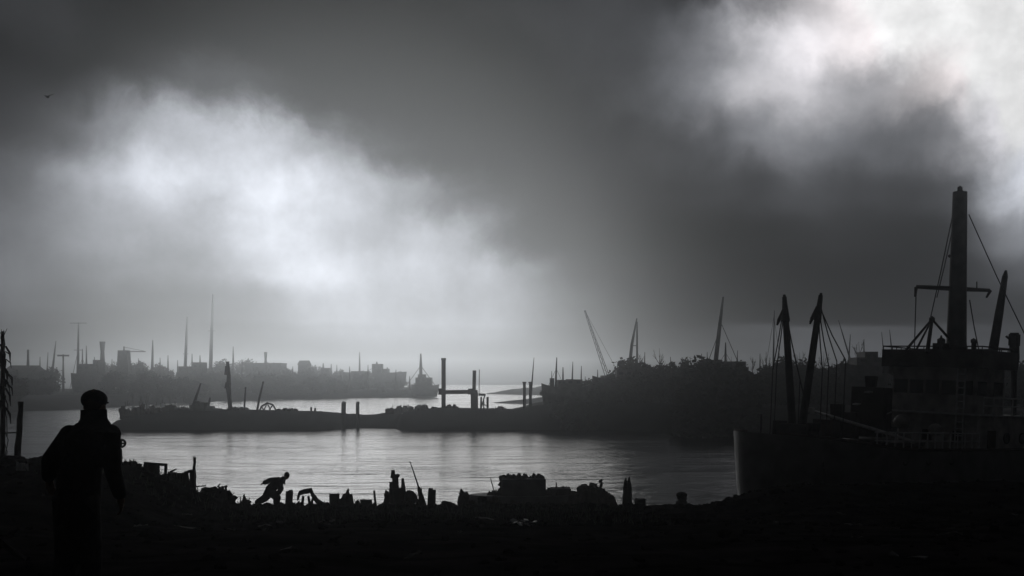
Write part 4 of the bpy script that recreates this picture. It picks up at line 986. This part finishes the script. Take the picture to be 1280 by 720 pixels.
# loading crane with an arm
t = empty('dock_crane', (xat(155, 390), 390, farz(xat(155, 390), 390)), 'boxy dock crane with a horizontal arm on the far shore', 'crane')
h = zat(438, 390) - t.location.z
m = MB(); m.box((0, 0, h / 2 - 1), (4.6, 4, h + 2), (0, 0, 0), .75); m.build('tower', M['hull'], t)
m = MB(); m.box((3.4, 0, h - .4), (8.5, .4, .35)); m.bar((0, 0, h + 1.2), (7, 0, h - .2), .08); m.bar((0, 0, h - .5), (0, 0, h + 1.4), .3); m.build('arm', M['steel'], t)
farmast('crane_hook_post', 'hooked post like a bent crane right of the leaning far mast', 'post', 79, 443, 262, .3, .0, None, ((.97, 4, .3),), taper=.8)
def building(label, px0, px1, py, Y, roof=0.0, nwin=6, dep=14):
    Y += 110
    x0, x1 = xat(px0, Y), xat(px1, Y); g = min(farz(x0, Y), farz(x1, Y)); h = zat(py, Y) - g
    t = empty('shed', ((x0 + x1) / 2, Y, g), label, 'building'); w = x1 - x0
    m = MB(); m.box((0, 0, h / 2 - 1), (w, dep, h + 2)); m.build('wall', M['conc'], t)
    m = MB()
    if roof: m.add([(-w / 2 - .3, -dep / 2 - .3, h), (w / 2 + .3, -dep / 2 - .3, h), (w / 2 + .3, dep / 2 + .3, h), (-w / 2 - .3, dep / 2 + .3, h), (-w / 2 - .3, 0, h + roof), (w / 2 + .3, 0, h + roof)], [(0, 1, 5, 4), (2, 3, 4, 5), (0, 4, 3), (1, 2, 5), (3, 2, 1, 0)])
    else: m.box((0, 0, h + .2), (w + .6, dep + .6, .4))
    m.build('roof', M['rust'], t)
    for k in range(nwin):
        m = MB(); m.box((-w / 2 + w * (k + .5) / nwin, -dep / 2 - .02, h * .68), (w / nwin * .45, .08, h * .18)); m.build('window', M['glass'], t)
    return t
building('long low building right of the tallest masts', 311, 354, 455, 395, 0, 9)
building('blocky tower building standing left of the long far hull', 375, 386, 456, 398, 2.0, 3, 10)
building('low pitched shed at the left of the far shore', 14, 48, 466, 262, 2.5, 5)
def hulk(label, px0, px1, py, Y, houses=(), masts=(), z0=None, name='ship_hulk', list_=0.0, dep=6):
    """a beached hull: px0..px1 long with its deck at py; houses (px0,px1,py), masts (px,py,r,lean)"""
    if px1 < 510: Y += 90
    x0, x1 = xat(px0, Y), xat(px1, Y); xc = (x0 + x1) / 2; g = (farz(xc, Y) if z0 is None else z0); s = Y / F
    t = empty(name, (xc, Y, g), label, 'ship', None, (0, R(list_), 0)); w = x1 - x0; h = zat(py, Y) - g
    m = MB(); N_ = 16; vs = []
    for i in range(N_ + 1):
        u = -1 + 2 * i / N_; hw = dep / 2 * (1 - abs(u) ** 3) ** .6 + .05; ov = .06 * w * (u ** 3)
        for z, k in ((-1.5, .5), (h * .35, .9), (h, 1.0)):
            for sgn in (-1, 1): vs.append((u * w / 2 * (.9 + .1 * (z > 0)) + ov * max(z, 0) / max(h, .1) * .5, sgn * hw * k, z + (.5 * abs(u) ** 3 if z == h else 0)))
    for i in range(N_):
        a, b = i * 6, (i + 1) * 6
        for (p, q) in ((0, 2), (2, 4), (4, 5), (5, 3), (3, 1), (1, 0)): m.f.append((a + p, a + q, b + q, b + p))
    m.v = [Vector(v) for v in vs]; m.f += [(0, 2, 4, 5, 3, 1), tuple(N_ * 6 + k for k in (1, 3, 5, 4, 2, 0))]
    m.build('hull', M['hull'], t)
    for a, b, pz in houses:
        q = MB(); xa, xb = xat(a, Y) - xc, xat(b, Y) - xc; zt = zat(pz, Y) - g; q.box(((xa + xb) / 2, 0, (zt + h) / 2 - .1), (xb - xa, dep * .6, zt - h + .2)); ho = q.build('deck_house', M['hull'], t)
        n = max(2, int((xb - xa) / 1.6))
        for k in range(n):
            q = MB(); q.box((xa + (xb - xa) * (k + .5) / n, -dep * .3 - .02, zt - (zt - h) * .35), ((xb - xa) / n * .5, .06, min(.7, (zt - h) * .3))); q.build('window', M['glass'], ho)
    for a, pz, r, ln in masts:
        q = MB(); xa = xat(a, Y) - xc; zt = zat(pz, Y) - g; q.tube([(xa - ln * (zt - h), 0, h - .5), (xa - ln * (zt - h) * .4, 0, lerp(h, zt, .6)), (xa, 0, zt)], [r, r * .75, r * .35], 7); mm = q.build('mast', M['steel'], t)
        if zt - h > 3:
            q = MB(); q.bar((xa - ln * 2, 0, lerp(h, zt, .62)), (xa - 1.2 * r * 6, 0, h), r * .15, None, 4); q.bar((xa - ln * 2, 0, lerp(h, zt, .62)), (xa + 1.2 * r * 6, 0, h), r * .15, None, 4); q.build('stay', M['rope'], mm)
    return t
hulk('long misty hull with a peaked deckhouse on the far shore', 428, 506, 466, 425, ((466, 478, 455), (480, 486, 461), (440, 462, 464)), ((471, 452, .8, 0), (484, 459, .5, 0)), dep=12)
hulk('small misty hull with one tall mast at the end of the far shore', 515, 548, 482, 410, ((520, 540, 472), (523, 532, 468)), ((526, 442, .75, .0),), dep=9, z0=2.0)
hulk('misty hull under the two tallest masts on the far shore', 222, 290, 467, 318, ((226, 238, 458), (244, 256, 453)), ((240, 442, .35, 0),), dep=10)
hulk('misty hull left of the dock crane', 90, 140, 468, 268, ((100, 116, 455), (120, 126, 450)), ((103, 436, .3, 0),), dep=9)
hulk('misty pair-house hull left of the long far hull', 396, 426, 470, 400, ((402, 412, 460),), ((404, 454, .6, 0),), dep=8)
for px, py, r, ln, lb in ((50, 446, .3, 0, 'short faint stick above the low pitched shed'), (60, 440, .25, .05, 'second short stick above the low pitched shed'), (118, 446, .3, 0, 'short stick between the crossbar mast and the chimney'), (140, 449, .3, 0, 'short stick between the chimney and the dock crane'), (173, 448, .28, 0, 'short stick beneath the end of the dock crane arm'), (200, 447, .28, -.03, 'leaning short stick right of the lone mid-height mast'), (222, 450, .28, 0, 'short stick just left of the second tallest mast'), (250, 444, .4, 0, 'short stick between the two tallest masts'), (280, 452, .3, 0, 'low stick just right of the tallest mast'), (303, 450, .3, .04, 'low stick left of the long low building'), (366, 458, .3, 0, 'low stick between the long low building and the blocky tower'), (437, 458, .3, 0, 'low stick at the stern of the long far hull'), (460, 456, .3, 0, 'low stick just left of the peaked deckhouse'), (495, 462, .3, .05, 'low stick at the bow of the long far hull'), (512, 470, .3, 0, 'low stick between the long hull and the small misty hull')):
    farmast('thin_mast', lb, 'mast', px, py, 300, r, ln)
# headland wrecks
hulk('wrecked ship with two stub masts at the tip of the headland', 678, 737, 484, 150, ((687, 692, 473), (696, 707, 475), (707, 727, 474)), ((695, 447, .16, .02), (703, 459, .15, -.02), (726, 457, .1, 0), (689, 464, .07, 0), (731, 470, .07, 0)), dep=4, list_=1)
hulk('flat-topped hulk with a tall leaning mast on the headland', 868, 934, 462, 185, ((875, 929, 452), (880, 900, 450)), ((904, 371, .42, .12), (907, 428, .24, 0), (877, 442, .15, 0), (884, 440, .12, 0)), dep=7)
hulk('hulk with a pointed deckhouse left of the ship bridge', 1052, 1112, 458, 147, ((1066, 1100, 447), (1076, 1092, 440)), ((1080, 424, .1, 0), (1102, 415, .08, -.1)), dep=6)
hulk('low hulk half hidden by the middle tree clump', 742, 800, 474, 151, ((770, 790, 463),), ((775, 452, .1, 0),), dep=5)
for px, lb in ((655.5, 'left one of two stubby pillars on the tip of the headland'), (663, 'right one of two stubby pillars on the tip of the headland')):
    x = xat(px, 146); g = farz(x, 146); t = empty('stub_pillar', (x, 146, g), lb, 'pillar', 'stubby pillars on the headland')
    h = zat(478, 146) - g; m = MB(); m.tube([(0, 0, -.6), (0, 0, h)], [.22, .2], 10); m.build('shaft', M['conc'], t); m = MB(); m.tube([(0, 0, h - .1), (0, 0, h + .08)], .26, 10); m.build('cap', M['conc'], t)
farmast('thin_mast', 'thin bent mast rising behind the stubby pillars', 'mast', 667.5, 447, 148, .12, .08)
# leaning crane
Yc = 225; x = xat(762, Yc); g = farz(x, Yc)
t = empty('leaning_crane', (x, Yc, g), 'lattice crane jib leaning far to the left on the headland', 'crane')
def cl(px, py): return Vector((xat(px, Yc) - x, 0, zat(py, Yc) - g))
a, b = cl(762, 478), cl(731, 388); d = (b - a).normalized(); nrm = Vector((d.z, 0, -d.x)); m = MB()
for o_, oy in ((.45, .4), (-.45, .4), (0, -.45)): m.bar(a + nrm * o_ + Vector((0, oy, 0)), b + nrm * o_ * .3 + Vector((0, oy * .3, 0)), .075, .05, 5)
for k in range(22):
    u, u2 = k / 22, (k + 1) / 22; s = 1 if k % 2 else -1
    m.bar(a.lerp(b, u) + nrm * .32 * s * (1 - .7 * u) + Vector((0, .3 * (1 - .7 * u), 0)), a.lerp(b, u2) - nrm * .32 * s * (1 - .7 * u2) + Vector((0, .3 * (1 - .7 * u2), 0)), .03, None, 4)
m.build('jib', M['steel'], t)
m = MB(); m.box(cl(764, 480), (4, 3, 3.5)); m.build('cab', M['hull'], t)
m = MB(); m.bar(b, cl(775, 470), .035, None, 4); m.build('cable', M['rope'], t)
# twin-legged mast
Yc = 215; x = xat(790, Yc); g = farz(x, Yc)
t = empty('twin_leg_mast', (x, Yc, g), 'twin-legged mast narrowing upward behind the middle tree clump', 'mast')
m = MB(); m.tube([cl2 for cl2 in (Vector((xat(782, Yc) - x, 0, -.5)), Vector((xat(790, Yc) - x, 0, zat(430, Yc) - g)), Vector((xat(796, Yc) - x, 0, zat(398, Yc) - g)))], [.4, .3, .12], 7); m.build('raking_leg', M['steel'], t)
m = MB(); m.tube([Vector((xat(797, Yc) - x, .5, -.5)), Vector((xat(796.5, Yc) - x, .2, zat(415, Yc) - g)), Vector((xat(796.5, Yc) - x, 0, zat(402, Yc) - g))], [.24, .18, .1], 7); m.build('upright_leg', M['steel'], t)
m = MB(); m.bar((xat(789, Yc) - x, 0, zat(432, Yc) - g), (xat(797, Yc) - x, .3, zat(432, Yc) - g), .08); m.build('brace', M['steel'], t)
for (px, py, ln, lb) in ((772, 452, 0, 'thin pole left of the twin-legged mast'), (716, 452, .03, 'thin pole near the right end of the wrecked ship'), (747, 462, 0, 'short pole at the foot of the leaning crane'), (806, 440, .02, 'thin pole just right of the twin-legged mast'), (838, 446, -.05, 'short leaning pole above the right of the middle clump'), (922, 438, .04, 'thin pole at the right edge of the flat-topped hulk'), (950, 442, 0, 'thin pole left of the derrick posts'), (1063, 418, .06, 'thin leaning pole left of the pointed-deckhouse hulk'), (968, 388, .02, 'tall thin rigged mast behind the left derrick post'), (1048, 400, -.3, 'mast leaning left behind the right derrick post'), (1112, 412, -.1, 'thin mast just left of the ship bridge')):
    farmast('thin_mast', lb, 'mast', px, py, 205, .2, ln, None, (), ((.95, -2.2), (.9, 2.4)) if px == 968 else ())
# ------------------------------------------------------------------ the spit
Ys = 146.0
def sp(px, py): return Vector((xat(px, Ys), Ys, zat(py, Ys)))
def spit_thing(name, label, cat, px, group=None):
    x = xat(px, Ys); return empty(name, (x, Ys, farz(x, Ys)), label, cat, group), x, farz(x, Ys)
t, x, g = spit_thing('scarred_post', 'thick scarred post standing tall on the spit', 'post', 287)
q = lambda px, py, dy=0.0: Vector((xat(px, Ys) - x, dy, zat(py, Ys) - g))
m = MB(); m.tube([q(288.5, 522), q(287, 500), q(285.5, 485), q(286, 470), q(284.5, 452)], [.3, .27, .32, .26, .2], 8); m.build('shaft', M['wood'], t)
m = MB(); m.box(q(282.5, 463), (.25, .4, 1.2), (0, .1, 0)); m.box(q(285, 482), (.75, .5, .8), (0, .1, 0), .8, .08); m.build('scarred_cladding', M['wood'], t)
for px0, pxt, pyt, r, lb in ((305, 307, 485, .14, 'slender stake right of the scarred post'), (320, 329, 478, .17, 'leaning stake beside the lattice arch on the spit'), (389, 389, 510, .16, 'tiny peg halfway along the spit'), (394, 394, 511, .18, 'second tiny peg halfway along the spit')):
    t, x, g = spit_thing('stake', lb, 'stake', px0, 'stakes on the spit'); m = MB(); m.tube([q(px0, 522), q((px0 + pxt) / 2, (515 + pyt) / 2), q(pxt, pyt)], [r, r * .85, r * .6], 7); m.build('shaft', M['wood'], t)
    m = MB(); m.box(q(pxt, pyt), (r * 1.5, r * 1.5, .25), (0, .2, 0), .7); m.build('splintered_end', M['wood'], t)
# small wreck with raking spars
t, x, g = spit_thing('small_wreck', 'small wreck with a raking spar on the left of the spit', 'wreck', 247)
m = MB(); m.tube([q(238, 518), q(244, 500), q(251, 479)], [.28, .2, .1], 7); m.bar(q(259, 518), q(262.5, 497), .2, .1); m.build('spar', M['steel'], t)
m = MB()
for (px, py, w) in ((237, 511, 10), (243, 506, 12), (248, 502, 12), (255, 503, 10), (262, 508, 14), (271, 511, 14), (230, 513, 10)): m.box(q(px, (py + 524) / 2), (w * Ys / F, 2.4, (524 - py) * Ys / F), (0, random.uniform(-.15, .15), 0), .65, .1)
m.build('hull', M['hull'], t)
# lattice arch
t, x, g = spit_thing('lattice_arch', 'low arched lattice frame next to the leaning stake', 'frame', 335)
m = MB(); arc = [q(322, 517), q(327, 508), q(334, 503.5), q(341, 506), q(347, 516)]; m.tube(arc, .12, 6)
for a, b in ((arc[1], q(332, 517)), (arc[2], q(328, 517)), (arc[2], q(340, 517)), (arc[3], q(334, 517)), (arc[0] + Vector((0, 0, .1)), arc[4] + Vector((0, 0, .1)))): m.bar(a, b, .08)
m.build('lattice', M['steel'], t)
for px, w, lb in ((429.5, 6, 'thicker one of two stubby piles in the spit channel'), (447, 4.6, 'thinner one of two stubby piles in the spit channel')):
    t, x, g = spit_thing('stub_pile', lb, 'pile', px, 'stubby piles in the spit channel'); h = zat(502.5, Ys) - g
    m = MB(); r = w * Ys / F / 2; m.tube([(0, 0, -1), (0, 0, h - .2)], [r, r * .95], 9); m.build('shaft', M['wood'], t); m = MB(); m.box((.05, 0, h - .12), (r * 1.7, r * 1.6, .35), (0, .2, 0), .85); m.build('splintered_end', M['wood'], t)
# gantry
t, x, g = spit_thing('dock_gantry', 'dock gantry of two posts and a thick crossbeam on the spit', 'gantry', 570)
m = MB(); m.box((q(554.5, 520) + q(554.5, 448)) / 2, (5.2 * Ys / F, .5, 72 * Ys / F)); m.box(q(554.5, 449), (.62, .6, .3)); m.build('tall_post', M['conc'], t, bevel=.03)
m = MB(); m.box((q(593, 522) + q(593, 490)) / 2, (9 * Ys / F, .8, 32 * Ys / F)); m.box((q(593, 492) + q(592.5, 463)) / 2, (4.4 * Ys / F, .5, 29 * Ys / F), (0, .02, 0)); m.build('short_post', M['conc'], t, bevel=.03)
m = MB(); m.box((q(549, 490) + q(597, 490)) / 2, (48 * Ys / F, .6, 5.0 * Ys / F), (0, -.012, 0)); m.box(q(552, 489.5), (.8, .8, .85)); m.box(q(589, 489.5), (.8, .7, .8)); m.build('crossbeam', M['conc'], t, bevel=.03)
m = MB(); m.bar(q(598.8, 495), q(599.2, 462), .05); m.build('thin_rod', M['steel'], t)
t, x, g = spit_thing('timber_trestle', 'broken timber trestle leaning on the gantry', 'trestle', 604)
m = MB()
for (a, b, r) in (((601, 520), (601.5, 496), .13), ((605, 520), (604.5, 500), .1), ((609.5, 520), (609.5, 496), .16)): m.bar(q(*a), q(*b), r)
m.build('legs', M['wood'], t)
m = MB(); m.bar(q(598, 493), q(607, 493.5), .16); m.bar(q(601, 512), q(606, 494), .09); m.bar(q(600, 503), q(610, 508), .06); m.build('beam', M['wood'], t)
t, x, g = spit_thing('scrap_lump', 'small scrap lump under the gantry crossbeam', 'scrap', 563); m = MB()
for k in range(7): m.box(q(558 + k * 2, 512 - (k % 3)), (.5, .6, .9), (random.uniform(-.4, .4), random.uniform(-.4, .4), 0), .7, .05)
m.build('body', M['rust'], t); m = MB(); m.bar(q(561, 512), q(562, 505), .05); m.build('rod', M['steel'], t)
# scrap and bushes scattered along the spit
for i, (px, py, w, lb) in enumerate(((155, 508, 16, 'low scrap heap at the left end of the spit'), (176, 506, 24, 'spiky scrap heap near the left end of the spit'), (192, 507, 16, 'scrap heap with a stick left of the small wreck'), (212, 506, 26, 'broad low scrap heap left of the small wreck'), (226, 508, 16, 'little scrap heap touching the small wreck'), (298, 511, 22, 'low scrap heap right of the scarred post'), (358, 513, 24, 'low scrap heap right of the lattice arch'), (502, 507, 34, 'long low heap at the rise of the spit'), (532, 506, 26, 'low heap left of the gantry'), (624, 508, 18, 'low heap right of the broken trestle'))):
    t, x, g = spit_thing('scrap_heap', lb, 'heap', px, 'scrap heaps along the spit'); h = max(zat(py, Ys) - g, .35); s = Ys / F; rr = random.Random(i)
    m = MB()
    for k in range(14):
        u = rr.uniform(-.5, .5); hk = h * rr.uniform(.4, 1.1) * (1 - abs(u) * .9); m.box((u * w * s, rr.uniform(-.6, .6), hk / 2 - .15), (w * s * .2, .6, hk + .3), (rr.uniform(-.3, .3), rr.uniform(-.3, .3), rr.random() * 3), .75, .06)
    m.build('body', M['rust'], t); m = MB()
    for k in range(4): u = rr.uniform(-.4, .4); m.bar((u * w * s, 0, 0), (u * w * s + rr.uniform(-.3, .3), 0, h * rr.uniform(1.0, 1.6)), .05, .03, 5)
    m.build('stick', M['steel'], t)
# bird
t = empty('bird', at(59, 121, 70), 'tiny bird flying high in the upper left sky', 'bird')
m = MB(); m.ball((0, 0, 0), .1, 2, 0, (.8, 2.2, .8)); m.ball((0, .22, .04), .06, 1); m.add([(-.04, .1, .04), (-.45, .02, .2), (-.5, -.06, .2), (-.04, -.12, .03), (.04, .1, .04), (.45, .02, .2), (.5, -.06, .2), (.04, -.12, .03), (-.04, 0, .07), (.04, 0, .07)], [(0, 1, 2, 3), (7, 6, 5, 4)]); m.add([(-.05, -.18, 0), (.05, -.18, 0), (.08, -.36, .01), (-.08, -.36, .01)], [(0, 1, 2, 3)]); m.build('body', M['wool'], t)
